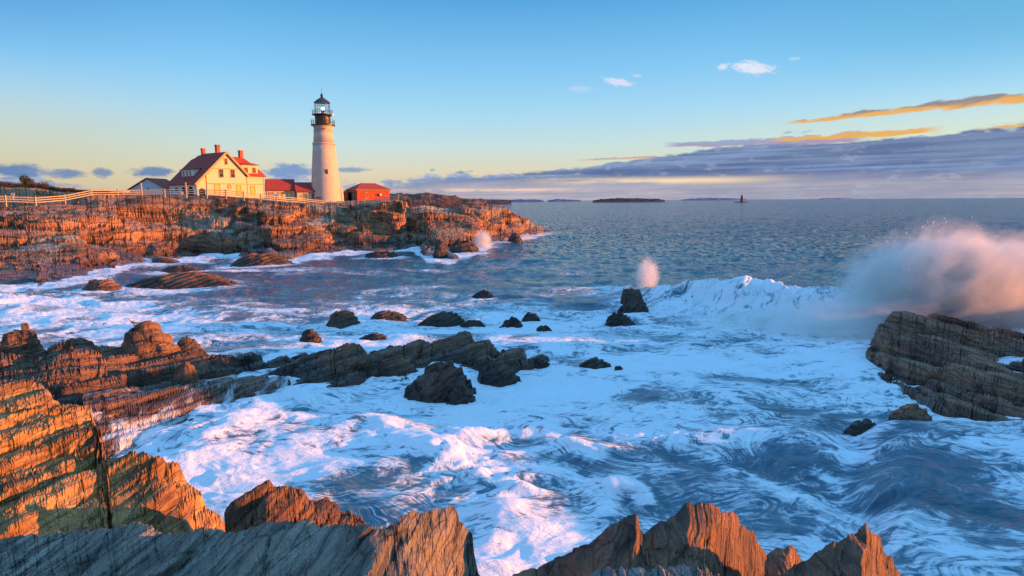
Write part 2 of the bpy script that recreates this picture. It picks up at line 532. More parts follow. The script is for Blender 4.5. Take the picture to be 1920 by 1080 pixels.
def rock_mat(name, cols, fine=1.0, wet=None, strike=2.0, dip=34.0, moss=False, grass=None, foam=None, bstr=0.7, pale=None):
    """cols: dark, mid, light linear colours. fine: size of the finest slaty lamination in metres"""
    m, T, bs, out = new_mat(name)
    g = T.n('ShaderNodeNewGeometry')
    P = g.outputs['Position']
    su, sv, n = bed(strike, dip)
    sv3 = np.cross(n, su)
    wp = T.noise(P, 0.35 / fine, 2, 0.5, color=True)
    P2 = T.vm('ADD', P, T.vm('SCALE', T.vm('SUBTRACT', wp, (0.5, 0.5, 0.5)), scale=0.5 * fine))
    u = T.vm('DOT_PRODUCT', P2, tuple(su)); v = T.vm('DOT_PRODUCT', P2, tuple(sv3)); w = T.vm('DOT_PRODUCT', P2, tuple(n))
    L = T.xyz(T.mul(u, 0.16), T.mul(v, 0.35), T.mul(w, 2.6))
    lam = T.noise(L, 1.6 / fine, 6, 0.62)
    lam2 = T.noise(L, 7.0 / fine, 3, 0.6)
    big = T.noise(P, 0.22 / fine, 4, 0.55)
    gr = T.noise(P, 9.0 / fine, 4, 0.65)
    c = T.ramp(T.add(T.mul(lam, 0.75), T.mul(T.sub(big, 0.5), 0.7)), [(0.22, cols[0]), (0.40, cols[1]), (0.62, cols[2])])
    c = T.mix(T.mul(T.mr(gr, 0.62, 0.42), 0.45), c, cols[0] + (1,))
    # thin dark joints
    jn = T.voro(T.xyz(T.mul(u, 0.28), T.mul(v, 0.6), T.mul(w, 1.8)), 0.8 / fine, 'DISTANCE_TO_EDGE')
    jm = T.mr(T.add(jn, T.mul(T.sub(gr, 0.5), 0.05)), 0.0, 0.035, 1.0, 0.0)
    c = T.mix(T.mul(jm, 0.45), c, tuple(v_ * 0.35 for v_ in cols[0]) + (1,))
    if pale:
        c = T.mix(T.mul(T.mr(T.noise(P, 0.12, 3, 0.5), 0.52, 0.62), 0.7), c, pale + (1,))
    x_, y_, z_ = T.sep(P)
    nz = T.sep(g.outputs['Normal'])[2]
    rough = 0.78
    if grass is not None:
        zl, col, col2 = grass
        gn = T.noise(P, 0.16, 6, 0.65)
        gm = T.mr(T.add(T.add(T.mul(T.sub(z_, zl), 0.10), gn), T.mul(nz, 0.35)), 0.86, 0.96)
        gf = T.noise(P, 2.2, 5, 0.7)
        c = T.mix(gm, c, T.mix(T.mr(gf, 0.35, 0.65), col + (1,), col2 + (1,)))
    if moss:
        mm = T.mr(T.add(T.noise(P, 5.0, 5, 0.7), T.mul(T.sub(nz, 0.75), 0.5)), 0.57, 0.66)
        mm = T.mul(mm, T.mr(x_, moss[0], moss[1]))
        c = T.mix(T.mul(mm, 0.85), c, (0.13, 0.13, 0.025, 1))
    if wet is not None:
        wm = T.mr(T.add(z_, T.mul(T.sub(big, 0.5), wet * 1.2)), wet * 1.15, wet * 0.45)
        c = T.mix(T.mul(wm, 0.8), c, T.mix(1.0, c, (0.30, 0.27, 0.26, 1), 'MULTIPLY'))
        rough = T.mr(wm, 0, 1, 0.78, 0.26)
    h = T.add(T.add(T.mul(lam, 0.9), T.mul(lam2, 0.30)), T.sub(T.mul(gr, 0.30), T.mul(jm, 0.35)))
    nrm = bump(T, h, bstr, 0.16 * fine)
    T.put(bs.inputs['Normal'], nrm)
    if foam is not None:
        fx, fy, amt = foam
        fn = T.noise(T.vm('MULTIPLY', T.vm('ADD', P, T.vm('SCALE', T.vm('SUBTRACT', T.noise(P, 0.5, 3, color=True), (.5, .5, .5)), scale=1.6)), (fx, fy, 0.6)), 1.0, 6, 0.6)
        fm = T.mr(T.add(T.add(fn, T.mul(T.sub(1.5, z_), 0.13)), T.mul(T.sub(big, 0.5), 0.5)), 0.62 - amt, 0.84 - amt)
        c = T.mix(T.mul(fm, 0.85), c, (0.74, 0.76, 0.80, 1))
        rough = T.mr(fm, 0, 1, 0.35, 0.6)
    T.put(bs.inputs['Base Color'], c)
    T.put(bs.inputs['Roughness'], rough)
    return m

# ------------------------------------------------------------------ terrain from depth profiles
def profile(cols):
    """cols: [(px, [(depth or None, py or ('z', z)), ...])]; depth None = where that pixel meets the water. Gives z(px, Y)."""
    pxs = []; prof = []
    for px, pts in cols:
        Y = []; Z = []; K = []; C = None
        for d, q in pts:
            if d is None:
                p = atz(px, q, 0.0); d = p[1]; z = 0.0; K.append(p[0] / d)
            elif isinstance(q, tuple):
                z = q[1]
            else:
                p = at(px, q, d); z = p[2]; K.append(p[0] / d); C = d
            Y.append(d); Z.append(z)
        if not K:
            j = int(np.argmax(Z))
            K.append((px - 960) / FPX * (Y[j] * math.cos(PITCH) + (CAMZ - Z[j]) * math.sin(PITCH)) / Y[j])
        if C is None:
            C = Y[int(np.argmax(Z))]
        o = np.argsort(Y)
        pxs.append(float(np.mean(K))); prof.append((np.array(Y)[o], np.array(Z)[o], C))
    return np.array(pxs, float), prof

def prof_eval(pr, k, Y, front=0.35, back=0.35, align=False):
    pxs, prof = pr
    px = np.asarray(k, float); Y = np.asarray(Y, float)
    sh = np.broadcast(px, Y).shape
    px = np.broadcast_to(px, sh); Y = np.broadcast_to(Y, sh)
    tab = []
    if align:      # let the crest run straight from one control column to the next
        yc = [c for y, z, c in prof]
        Yk = Y - np.interp(px, pxs, yc)
    for y, z, c in prof:
        if align:
            Y = Yk + c
        v = np.interp(Y, y, z)
        v = np.where(Y < y[0], z[0] - (y[0] - Y) * front, v)
        v = np.where(Y > y[-1], z[-1] - (Y - y[-1]) * back, v)
        tab.append(v)
    tab = np.array(tab)
    i = np.clip(np.searchsorted(pxs, px) - 1, 0, len(pxs) - 2)
    f = np.clip((px - pxs[i]) / (pxs[i + 1] - pxs[i]), 0, 1)
    f = f * f * (3 - 2 * f) * 0.5 + f * 0.5
    ii = np.indices(sh)
    a = tab[(i,) + tuple(ii)]; b = tab[(i + 1,) + tuple(ii)]
    return a + (b - a) * f

def grid_faces(nr, nc, keep=None):
    idx = np.arange(nr * nc).reshape(nr, nc)
    f = np.stack([idx[:-1, :-1], idx[:-1, 1:], idx[1:, 1:], idx[1:, :-1]], -1).reshape(-1, 4)
    if keep is not None:
        k = keep.ravel()
        f = f[k[f].any(1)]
    return f

def compact(V, F):
    used = np.zeros(len(V), bool); used[F.ravel()] = True
    m = np.cumsum(used) - 1
    return V[used], m[F]

def fan_terrain(name, pr, px0, px1, npx, Y0, Y1, nY, levels, mat, zmin=-1.0, strike=2.0, dip=34.0, seed=0, rough=(0.0, 10.0), front=0.35, back=0.35, geo=True, fade=None, extra=None, crumble=None, align=False, soft=0.0, blur=0):
    """a height field on a fan of columns (x/y constant) by rows (y), broken into beds"""
    px = (np.linspace(px0, px1, npx) - 960) / FPX * math.cos(PITCH)
    Y = np.geomspace(Y0, Y1, nY) if geo else np.linspace(Y0, Y1, nY)
    PX, YY = np.meshgrid(px, Y)
    X = PX * YY
    # wobble the sampling position so that straight control lines never show
    a, s = rough
    wx = (fbm(X / s, YY / s, 3, seed + 11) - 0.5) * a; wy = (fbm(X / s + 40, YY / s, 3, seed + 12) - 0.5) * a
    PX2 = PX + wx / YY; YY2 = YY + wy * 1.5
    Z0 = prof_eval(pr, PX2, YY2, front, back, align)
    if extra is not None:
        Z0 = extra(X, YY, Z0)
    Z = strata(X, YY, Z0, levels, strike, dip, seed, soft)
    if fade is not None:
        k2 = fade(X, YY, Z0)
        Z = Z0 + (Z - Z0) * k2
    # spread the rows evenly along the broken profile so that scarps get vertices too
    for j in range(npx):
        y_, zc = YY[:, j], np.maximum(Z[:, j], zmin - 0.4)
        ds = np.hypot(np.diff(y_) * 0.35, np.diff(zc)) + 1e-5
        sc_ = np.concatenate([[0], np.cumsum(ds)])
        t_ = np.linspace(0, sc_[-1], nY)
        YY[:, j] = np.interp(t_, sc_, y_); Z[:, j] = np.interp(t_, sc_, Z[:, j])
        if fade is not None:
            k2[:, j] = np.interp(t_, sc_, k2[:, j])
    for _ in range(blur):
        YY[:, 1:-1] = (YY[:, :-2] + 2 * YY[:, 1:-1] + YY[:, 2:]) / 4; Z[:, 1:-1] = (Z[:, :-2] + 2 * Z[:, 1:-1] + Z[:, 2:]) / 4
    X = PX * YY
    if crumble is not None:
        ca, cs = crumble
        kf = 1.0 if fade is None else k2
        X2 = X + (fbm(X / cs, YY / cs, 3, seed + 71, z=Z / cs) - 0.5) * ca * kf
        Y2 = YY + (fbm(X / cs + 31, YY / cs, 3, seed + 72, z=Z / cs) - 0.5) * ca * kf
        Z = Z + (fbm(X / cs, YY / cs + 17, 3, seed + 73, z=Z / cs) - 0.5) * ca * 0.5 * kf
        X, YY = X2, Y2
    Z = np.maximum(Z, zmin - 0.4)
    V = np.stack([X, YY, Z], -1).reshape(-1, 3)
    F = grid_faces(nY, npx, Z > zmin)
    V, F = compact(V, F)
    o = link_mesh(name, V, F, mat, smooth=blur > 2)
    return o

def recentre(o, loc):
    """put the object's origin at loc without moving its surface"""
    loc = Vector([float(v) for v in loc])
    o.data.transform(Matrix.Translation(-loc))
    o.location = loc
    return o
# ------------------------------------------------------------------ headland
HEAD = profile([
    (-420, [(60, ('z', -3)), (66, ('z', 0.2)), (78, ('z', 3.0)), (95, ('z', 6.5)), (110, ('z', 9.5)), (135, ('z', 10)), (170, ('z', 17)), (260, ('z', 19))]),
    (0, [(62, ('z', -2)), (None, 527), (80, 498), (90, 455), (100, 410), (106, 391), (122, 384), (150, 358), (180, 347), (240, 346)]),
    (60, [(64, ('z', -2)), (None, 530), (78, 505), (92, 450), (104, 402), (110, 387), (126, 380), (160, 353), (190, 346), (240, 346)]),
    (120, [(66, ('z', -2)), (None, 521), (84, 492), (95, 440), (108, 397), (114, 382), (132, 377), (160, 361), (200, 356), (240, 357)]),
    (200, [(76, ('z', -2)), (None, 502), (95, 470), (105, 430), (115, 388), (121, 369), (140, 366.5), (170, 362), (230, 359)]),
    (270, [(94, ('z', -2)), (None, 474), (108, 450), (116, 412), (122, 378), (126, 368), (150, 366), (230, 364)]),
    (400, [(96, ('z', -2)), (None, 477), (112, 450), (120, 412), (126, 383), (130, 368), (150, 367), (230, 368)]),
    (500, [(90, ('z', -2)), (None, 490), (105, 462), (115, 428), (126, 394), (132, 377.5), (150, 374.5), (230, 374)]),
    (600, [(100, ('z', -2)), (None, 473), (118, 450), (126, 420), (136, 394), (141, 386), (156, 378), (200, 377), (260, ('z', 5)), (300, ('z', -3))]),
    (660, [(106, ('z', -2)), (None, 468), (124, 447), (132, 412), (139, 394), (145, 384), (158, 378.5), (190, 379), (210, ('z', 5)), (240, ('z', -3))]),
    (705, [(110, ('z', -2)), (None, 462), (126, 447), (133, 404), (139, 388), (146, 382), (160, 378.5), (176, 379), (190, ('z', -3))]),
    (735, [(112, ('z', -2)), (None, 458), (128, 446), (134, 396), (138, 380), (150, 376.5), (160, 378), (172, ('z', 4)), (180, ('z', -3))]),
    (758, [(114, ('z', -2)), (None, 455), (131, 446), (136, 390), (139, 377), (150, 377.5), (158, 380), (172, ('z', -3))]),
    (766, [(114, ('z', -2)), (None, 456), (134, 440), (140, 404), (150, 394), (160, 395), (175, ('z', -3))]),
    (800, [(88, ('z', -3)), (98, ('z', -1.5)), (None, 470), (113, 458), (124, 446), (140, 401), (152, 391), (166, 392), (182, ('z', -3))]),
    (840, [(86, ('z', -3)), (94, ('z', -1.5)), (None, 474), (106, 462), (120, 452), (140, 411), (155, 394), (166, 390), (184, ('z', -3))]),
    (880, [(98, ('z', -3)), (106, ('z', -1.5)), (None, 466), (124, 452), (142, 411), (156, 387), (170, 381), (190, ('z', -3))]),
    (905, [(108, ('z', -3)), (116, ('z', -1.5)), (None, 458), (136, 448), (148, 409), (160, 384), (172, 380), (192, ('z', -3))]),
    (930, [(120, ('z', -3)), (130, ('z', -1.5)), (None, 452), (146, 442), (156, 412), (168, 387), (176, 386), (196, ('z', -3))]),
    (960, [(130, ('z', -3)), (142, ('z', -1.5)), (None, 448), (162, 426), (174, 400), (182, 397), (200, ('z', -3))]),
    (1000, [(146, ('z', -3)), (158, ('z', -1.5)), (None, 440), (180, 421), (186, 417), (204, ('z', -3))]),
    (1028, [(160, ('z', -3)), (None, 436), (190, 430), (206, ('z', -3))]),
    (1050, [(160, ('z', -3)), (190, ('z', -1.0)), (206, ('z', -3))]),
    (1090, [(160, ('z', -3.5)), (190, ('z', -3)), (206, ('z', -3.5))]),
])
M_head = rock_mat('headland_rock', [(0.12, 0.050, 0.022), (0.44, 0.20, 0.088), (0.72, 0.41, 0.21)], fine=2.6, wet=1.9, strike=40, dip=-10, pale=(0.42, 0.34, 0.24),
                  grass=(9.6, (0.62, 0.24, 0.07), (0.36, 0.15, 0.05)), bstr=1.0)
def head_extra(X, Y, Z):
    # broad broken benches and knobs
    b = fbm((X * .77 - Y * .64) / 6.0, (X * .64 + Y * .77) / 15.0, 4, 5) - 0.5
    k = sst(Z, -1.0, 2.0)
    top = sst(Y, 118, 135) * sst(Z, 8.2, 9.2)
    turf = (fbm(X / 2.6, Y / 2.6, 3, 8) - 0.5) * 1.1 * top
    return Z + turf + b * 3.0 * k * (0.45 + 0.55 * sst(Z, 1.5, 4.5)) * (1 - 0.85 * top)
def head_fade(X, Y, Z):
    top = sst(Y + fbm(X / 5, Y / 5, 2, 9) * 8, 116, 128) * sst(Z, 8.0, 9.0) * sst(X / Y, -0.17, -0.20)
    return 1 - 0.95 * top
head = fan_terrain('headland', HEAD, -330, 1060, 980, 66, 270, 520,
                   [(1.9, 30.0, 8.0, 0.70), (0.75, 11.0, 3.5, 0.55), (0.28, 4.0, 1.6, 0.5)], M_head, zmin=-0.8,
                   strike=40, dip=-10, seed=3, rough=(5.0, 9.0), extra=head_extra, fade=head_fade, crumble=(0.6, 1.2), soft=0.0, blur=0)
tag(head, kind='structure')

def ground_z(x, y):
    """height of the headland turf under a plan point"""
    return float(prof_eval(HEAD, np.array([x / y]), np.array([y]))[0])

# unseen shore added at right, its ridge heights shaped to shade the cove
def shore():
    y = np.linspace(-6, 66, 190); u = np.linspace(-9, 30, 110)
    U, Y = np.meshgrid(u, y)
    xr = 0.88 * np.maximum(Y, 0) + 10
    H = np.interp(Y, [-6, 4, 12, 23, 26.5, 36, 39.5, 48, 54, 59, 64], [2.2, 2.5, 2.5, 2.7, 6.8, 7.2, 3.2, 3.0, 3.4, 2.4, -1.0])
    X = xr + U
    prof_ = np.where(U < 0, sst(U, -9, 0), 1 - 0.25 * sst(U, 4, 30))
    Z = (H + 1.5) * prof_ - 1.5 + (fbm(X / 5, Y / 5, 4, 81) - 0.5) * 1.2 * prof_
    Z = strata(X, Y, Z, [(1.2, 9, 4, 0.6), (0.4, 3, 1.4, 0.6)], 2, 22, 83)
    F = grid_faces(len(y), len(u), Z > -1.2)
    V, F = compact(np.stack([X, Y, Z], -1).reshape(-1, 3), F)
    return link_mesh('shore', V, F, M_head)
tag(shore(), kind='structure')
# ------------------------------------------------------------------ plan shapes of the rocks near the shore
def z_(v): return ('z', v)
MID = profile([
    (-200, [(22, z_(0.8)), (30, z_(1.5)), (34, z_(2.6)), (37, z_(1)), (40, z_(-1.8))]),
    (0, [(22, z_(0.4)), (25, z_(0.9)), (28, 700), (33.5, 640), (36, z_(1.2)), (39, z_(-1.8))]),
    (60, [(22, z_(0.2)), (25, z_(0.7)), (28, 706), (33, 658), (35, z_(0.8)), (38, z_(-1.8))]),
    (125, [(22, z_(0.2)), (25, z_(0.6)), (28, 702), (33.5, 632), (36, z_(1.0)), (39, z_(-1.8))]),
    (200, [(22, z_(0)), (26, z_(0.4)), (28, 716), (31, 680), (33.5, 645), (36, z_(0.8)), (39, z_(-1.8))]),
    (300, [(24, z_(-0.5)), (27, z_(0.4)), (31, 690), (33.5, 655), (35.5, z_(0.6)), (38, z_(-1.8))]),
    (400, [(25, z_(-1)), (None, 722), (31, 686), (33.5, 660), (35, z_(0.5)), (37, z_(-1.8))]),
    (460, [(27, z_(-1)), (None, 706), (34, 668), (35, 654), (36.5, z_(0.3)), (38, z_(-1.8))]),
    (505, [(26, z_(-1.2)), (None, 714), (33.2, 682), (35, 672), (37, z_(-1.8))]),
    (580, [(26, z_(-1.2)), (None, 742), (31.2, 694), (34, 662), (36, z_(0.3)), (38, z_(-1.8))]),
    (650, [(27, z_(-1.2)), (None, 732), (31.2, 692), (34, 639), (36, z_(0.4)), (38, z_(-1.8))]),
    (700, [(28, z_(-1.2)), (None, 716), (33, 680), (34.5, 654), (37, z_(0.2)), (39, z_(-1.8))]),
    (740, [(28.5, z_(-1)), (None, 706), (34, 676), (36, 641), (38, z_(0.3)), (40, z_(-1.8))]),
    (790, [(29.5, z_(-1)), (None, 700), (34, 672), (37, 631), (39, z_(0.3)), (41, z_(-1.8))]),
    (830, [(31, z_(-1)), (None, 688), (35, 662), (37.5, 628), (39.5, z_(0.3)), (41.5, z_(-1.8))]),
    (875, [(30, z_(-1)), (None, 690), (34.6, 660), (37.5, 623), (39.5, z_(0.3)), (41, z_(-1.8))]),
    (930, [(29, z_(-1)), (None, 705), (33, 674), (35.5, 642), (38, z_(0.2)), (40, z_(-1.8))]),
    (985, [(29, z_(-1)), (None, 700), (33.5, 676), (35, 655), (37, z_(0.1)), (39, z_(-1.8))]),
    (1020, [(31, z_(-1)), (33.5, z_(-0.1)), (34.5, z_(0.25)), (36, z_(-0.8))]),
    (1060, [(31, z_(-1.8)), (34, z_(-1.2)), (37, z_(-1.8))]),
])
WETSLAB = profile([
    (150, [(18, z_(-1)), (21, z_(0.1)), (24.5, z_(1.2)), (27, z_(0.9)), (29, z_(-0.8))]),
    (215, [(19, z_(-1)), (None, 850), (25, z_(1.1)), (27, z_(0.9)), (29, z_(-0.8))]),
    (300, [(21, z_(-1)), (None, 812), (26.8, z_(0.95)), (29, z_(0.4)), (31, z_(-0.8))]),
    (420, [(23, z_(-1)), (None, 778), (28.6, z_(0.8)), (31, z_(0.4)), (33, z_(-0.8))]),
    (480, [(24.5, z_(-1)), (None, 762), (30, z_(0.7)), (32, z_(0.2)), (33.5, z_(-0.8))]),
    (535, [(26, z_(-1)), (None, 745), (31, z_(0.55)), (33, z_(-0.6))]),
    (575, [(26, z_(-1.5)), (30, z_(-0.5)), (33, z_(-1.2))]),
])
RIGHT = profile([
    (1600, [(32, z_(-2)), (36, z_(-1.2)), (40, z_(-2))]),
    (1634, [(32.5, z_(-1)), (None, 694), (35, z_(0.8)), (37.5, 626), (39, z_(0.8)), (41, z_(-1.5))]),
    (1662, [(30, z_(-1)), (None, 716), (33, z_(0.9)), (35.5, z_(1.6)), (38.5, 588), (40.5, z_(1)), (43, z_(-1.5))]),
    (1700, [(25, z_(-1)), (None, 752), (29.6, z_(0.7)), (33, 662), (36, 622), (39, 570), (41, z_(1.6)), (45, z_(-1.5))]),
    (1760, [(23, z_(-1)), (None, 794), (26.6, z_(0.8)), (30, 696), (34.5, 641), (39, 590), (42, z_(1.4)), (47, z_(-1.5))]),
    (1840, [(22, z_(-1)), (None, 812), (25.4, z_(0.8)), (28, 710), (33, 651), (39, 612), (43, z_(1.0)), (48, z_(-1.5))]),
    (1920, [(21, z_(-1)), (None, 827), (24.6, z_(0.8)), (28, 716), (33, 656), (39, 638), (44, z_(0.5)), (49, z_(-1.5))]),
    (2150, [(18, z_(-1)), (20, z_(0.1)), (25, z_(0.6)), (33, z_(0.6)), (40, z_(0.2)), (46, z_(-1.5))]),
])

# ------------------------------------------------------------------ the sea
def sea_fields(x, y):
    """height of the water and how much of it is foam, at plan points"""
    k = x / y
    dist = np.hypot(x, y)
    near = sst(y, 85, 52)
    chop_f = sst(dist, 700, 260)
    zh = (fbm(x / 11, y / 6, 3, 21) - 0.5) * 0.65
    zc = (fbm(x / 2.6, y / 1.5, 4, 22) - 0.5) * 0.55 + (fbm(x / 8, y / 9, 3, 23) - 0.5) * 0.75 * sst(y, 55, 90)
    z = zh * (0.5 + 0.5 * near) * chop_f + zc * chop_f * (1 - 0.3 * near)
    # boiling foam in the cove
    wx = (fbm(x / 5, y / 5, 2, 31) - 0.5) * 5; wy = (fbm(x / 5, y / 5, 2, 32) - 0.5) * 5
    b1 = 1 - np.abs(2 * fbm((x + wx) / 4.2, (y + wy) / 3.0, 2, 33) - 1)
    b2 = 1 - np.abs(2 * fbm((x + wx) / 1.3, (y + wy) / 0.9, 3, 34) - 1)
    z = z + near * ((b1 - 0.75) * 0.15 + (b2 - 0.75) * 0.10)
    den = 0.72 * sst(y, 74, 50) + (b1 - 0.75) * 0.55 * near
    # dark quiet band this side of the headland
    den = np.maximum(den, 0.20 * sst(y, 125, 85))
    den = den + 0.35 * sst(fbm(x / 9, y / 5, 4, 41), 0.52, 0.70) * sst(y, 120, 70)
    den = den + 0.25 * sst(fbm(x / 14, y / 5, 4, 43), 0.62, 0.76) * sst(y, 900, 200)
    # surf along the shore and round the rocks
    hz = prof_eval(HEAD, k, y) + (fbm(x / 6, y / 6, 3, 44) - 0.5) * 2.0
    surf = sst(hz, -2.9, -1.2) * sst(y, 60, 66)
    den = np.maximum(den, surf * (0.75 + 0.5 * (fbm(x / 3, y / 3, 3, 45) - 0.4)))
    for pr, y0, y1 in ((MID, 20, 46), (WETSLAB, 16, 36), (RIGHT, 17, 52)):
        hz = prof_eval(pr, k, y) + (fbm(x / 3, y / 3, 3, 46) - 0.5) * 0.7
        s_ = sst(hz, -1.6, -0.5) * sst(y, y0 - 1, y0) * sst(y, y1 + 1, y1)
        den = np.maximum(den, s_ * 0.78)
        z = z + s_ * (fbm(x / 1.2, y / 1.2, 3, 47) - 0.5) * 0.15
    # left hand surf
    g = np.exp(-(((x + 52) / 12) ** 2 + ((y - 60) / 7) ** 2))
    den = den + 0.35 * g; z = z + g * (b1 - 0.6) * 1.2
    # calm dark pools in the foam
    for px, py, rx, ry, a in ((1440, 860, 2.0, 1.3, .3), (1495, 790, 1.8, 1.3, .28), (700, 905, 2.4, 1.6, .30), (610, 930, 2.0, 1.5, .2), (1215, 745, 1.8, 1.2, .4), (1110, 860, 1.5, 1.0, .2),
                              (1700, 960, 2.2, 1.2, .28), (1850, 1010, 1.8, 0.9, .3), (1780, 900, 2.2, 1.2, .2), (900, 590, 5, 4, .18), (1080, 560, 6, 5, .2), (420, 600, 6, 4, .22), (650, 560, 9, 5, .25)):
        p = atz(px, py)
        den = den - a * np.exp(-(((x - p[0]) / rx) ** 2 + ((y - p[1]) / ry) ** 2))
    # white water round the single rocks
    for px, py, w in ((1194, 587, 90), (1166, 613, 70), (1118, 694, 84), (906, 560, 60), (640, 611, 80), (722, 599, 100), (578, 646, 70), (828, 608, 110), (887, 610, 60), (958, 616, 64), (996, 600, 50),
                      (818, 748, 170), (862, 760, 90), (1632, 823, 90), (330, 538, 240), (180, 543, 110), (300, 494, 100), (330, 509, 120), (480, 496, 150), (715, 484, 100), (868, 474, 100)):
        p = atz(px, py); wr = w * math.hypot(p[1], 9) / FPX * 0.62
        den = np.maximum(den, 0.82 * np.exp(-(((x - p[0]) / wr) ** 2 + ((y - p[1]) / (wr * 0.9)) ** 2) ** 2))
    # breaking wave
    cp = [(1150, 60.5), (1215, 57.5), (1300, 54.5), (1400, 51.5), (1500, 48.5), (1600, 46.5), (1720, 46), (1900, 48)]
    cx = np.array([atz(p, 560)[0] / atz(p, 560)[1] * d for p, d in cp]); cy = np.array([d for p, d in cp])
    ch = np.array([0.0, 1.1, 2.3, 2.7, 2.6, 2.3, 1.6, 0.0])
    yc = np.interp(x, cx, cy) + (fbm(x / 3, y * 0, 3, 51) - 0.5) * 3.0
    hh = np.interp(x, cx, ch) * (0.8 + 0.5 * (fbm(x / 2.0, y * 0 + 3, 3, 52) - 0.3))
    d = y - yc
    fr = np.where(d < 0, sst(d, -8.5, 0.0) ** 1.3, np.exp(-np.maximum(d, 0) / 7.0))
    bw = hh * fr
    lump = (1 - np.abs(2 * fbm(x / 1.1 + wx * .2, y / 1.3, 4, 53) - 1) - 0.72)
    face = sst(d, -10.0, -4.5) * sst(d, 1.0, -0.5) * sst(hh, 0.3, 1.2)
    z = z + bw + face * lump * 0.8
    den = np.maximum(den, face * (0.90 - 0.72 * sst(d, -5.5, -0.6) * sst(fbm(x / 3.2, y / 2.0, 3, 54), 0.36, 0.54)))
    den = np.maximum(den, sst(np.abs(d - 0.2), 1.6, 0.0) * sst(hh, 0.5, 1.2) * 0.75)
    dn = sst(d, 2, 9) * sst(x, 8, 16)
    den = den * (1 - 0.75 * dn)
    y_shift = -face * sst(bw, 0.8, 2.6) * 1.3
    # turbulent sunlit foam thrown back from the shore
    def ridge(pts, wid, hgt, seed):
        nonlocal z, den
        P = [atz(px, py)[:2] for px, py in pts]
        best = np.full(x.shape, 1e9)
        for (ax, ay), (bx, by) in zip(P[:-1], P[1:]):
            vx, vy = bx - ax, by - ay
            t = np.clip(((x - ax) * vx + (y - ay) * vy) / (vx * vx + vy * vy), 0, 1)
            best = np.minimum(best, np.hypot(x - ax - t * vx, y - ay - t * vy))
        e = np.exp(-(best / wid) ** 2)
        lum = fbm((x + wx * .3) / 1.5, (y + wy * .3) / 1.2, 2, seed)
        z = z + e * hgt * (0.35 + 1.3 * sst(lum, 0.3, 0.7))
        den = np.maximum(den, e * 1.05 * (0.55 + 0.7 * lum))
    ridge([(560, 742), (640, 758), (730, 800), (830, 850), (930, 890), (980, 930), (930, 985), (905, 1060)], 1.2, 0.22, 61)
    ridge([(545, 752), (470, 775), (400, 820), (345, 862)], 1.1, 0.20, 62)
    ridge([(860, 812), (960, 800), (1060, 822), (1110, 850)], 0.9, 0.2, 63)
    ridge([(1130, 960), (1150, 905), (1200, 930)], 0.6, 0.18, 64)
    # step where the water pours over a sunken ledge
    sp = [atz(px, py)[:2] for px, py in ((1600, 800), (1592, 850), (1604, 900), (1618, 950), (1612, 1010), (1590, 1090))]
    sy = np.array([p[1] for p in sp])[::-1]; sx = np.array([p[0] for p in sp])[::-1]
    dd = x - np.interp(y, sy, sx) + (fbm(x * 0, y / 1.7, 3, 71) - 0.5) * 1.9
    reg = sst(y, 25.5, 22.5)
    z = z + reg * (0.66 * sst(dd, -0.1, 1.7) - 0.25 * np.exp(-(dd / 0.7 + 0.3) ** 2)) * sst(dd, 14, 7)
    den = np.where(reg * sst(dd, 0.0, 1.0) > 0, den * (1 - 0.10 * reg * sst(dd, 0.0, 1.5)), den)
    den = np.maximum(den, reg * (0.35 + 0.6 * vn(x / 0.9, y / 1.6, None, 77)) * np.exp(-((dd + 0.7) / 1.1) ** 2))
    # rows too far apart to carry waves
    return z, np.clip(den, 0, 1.2), y_shift

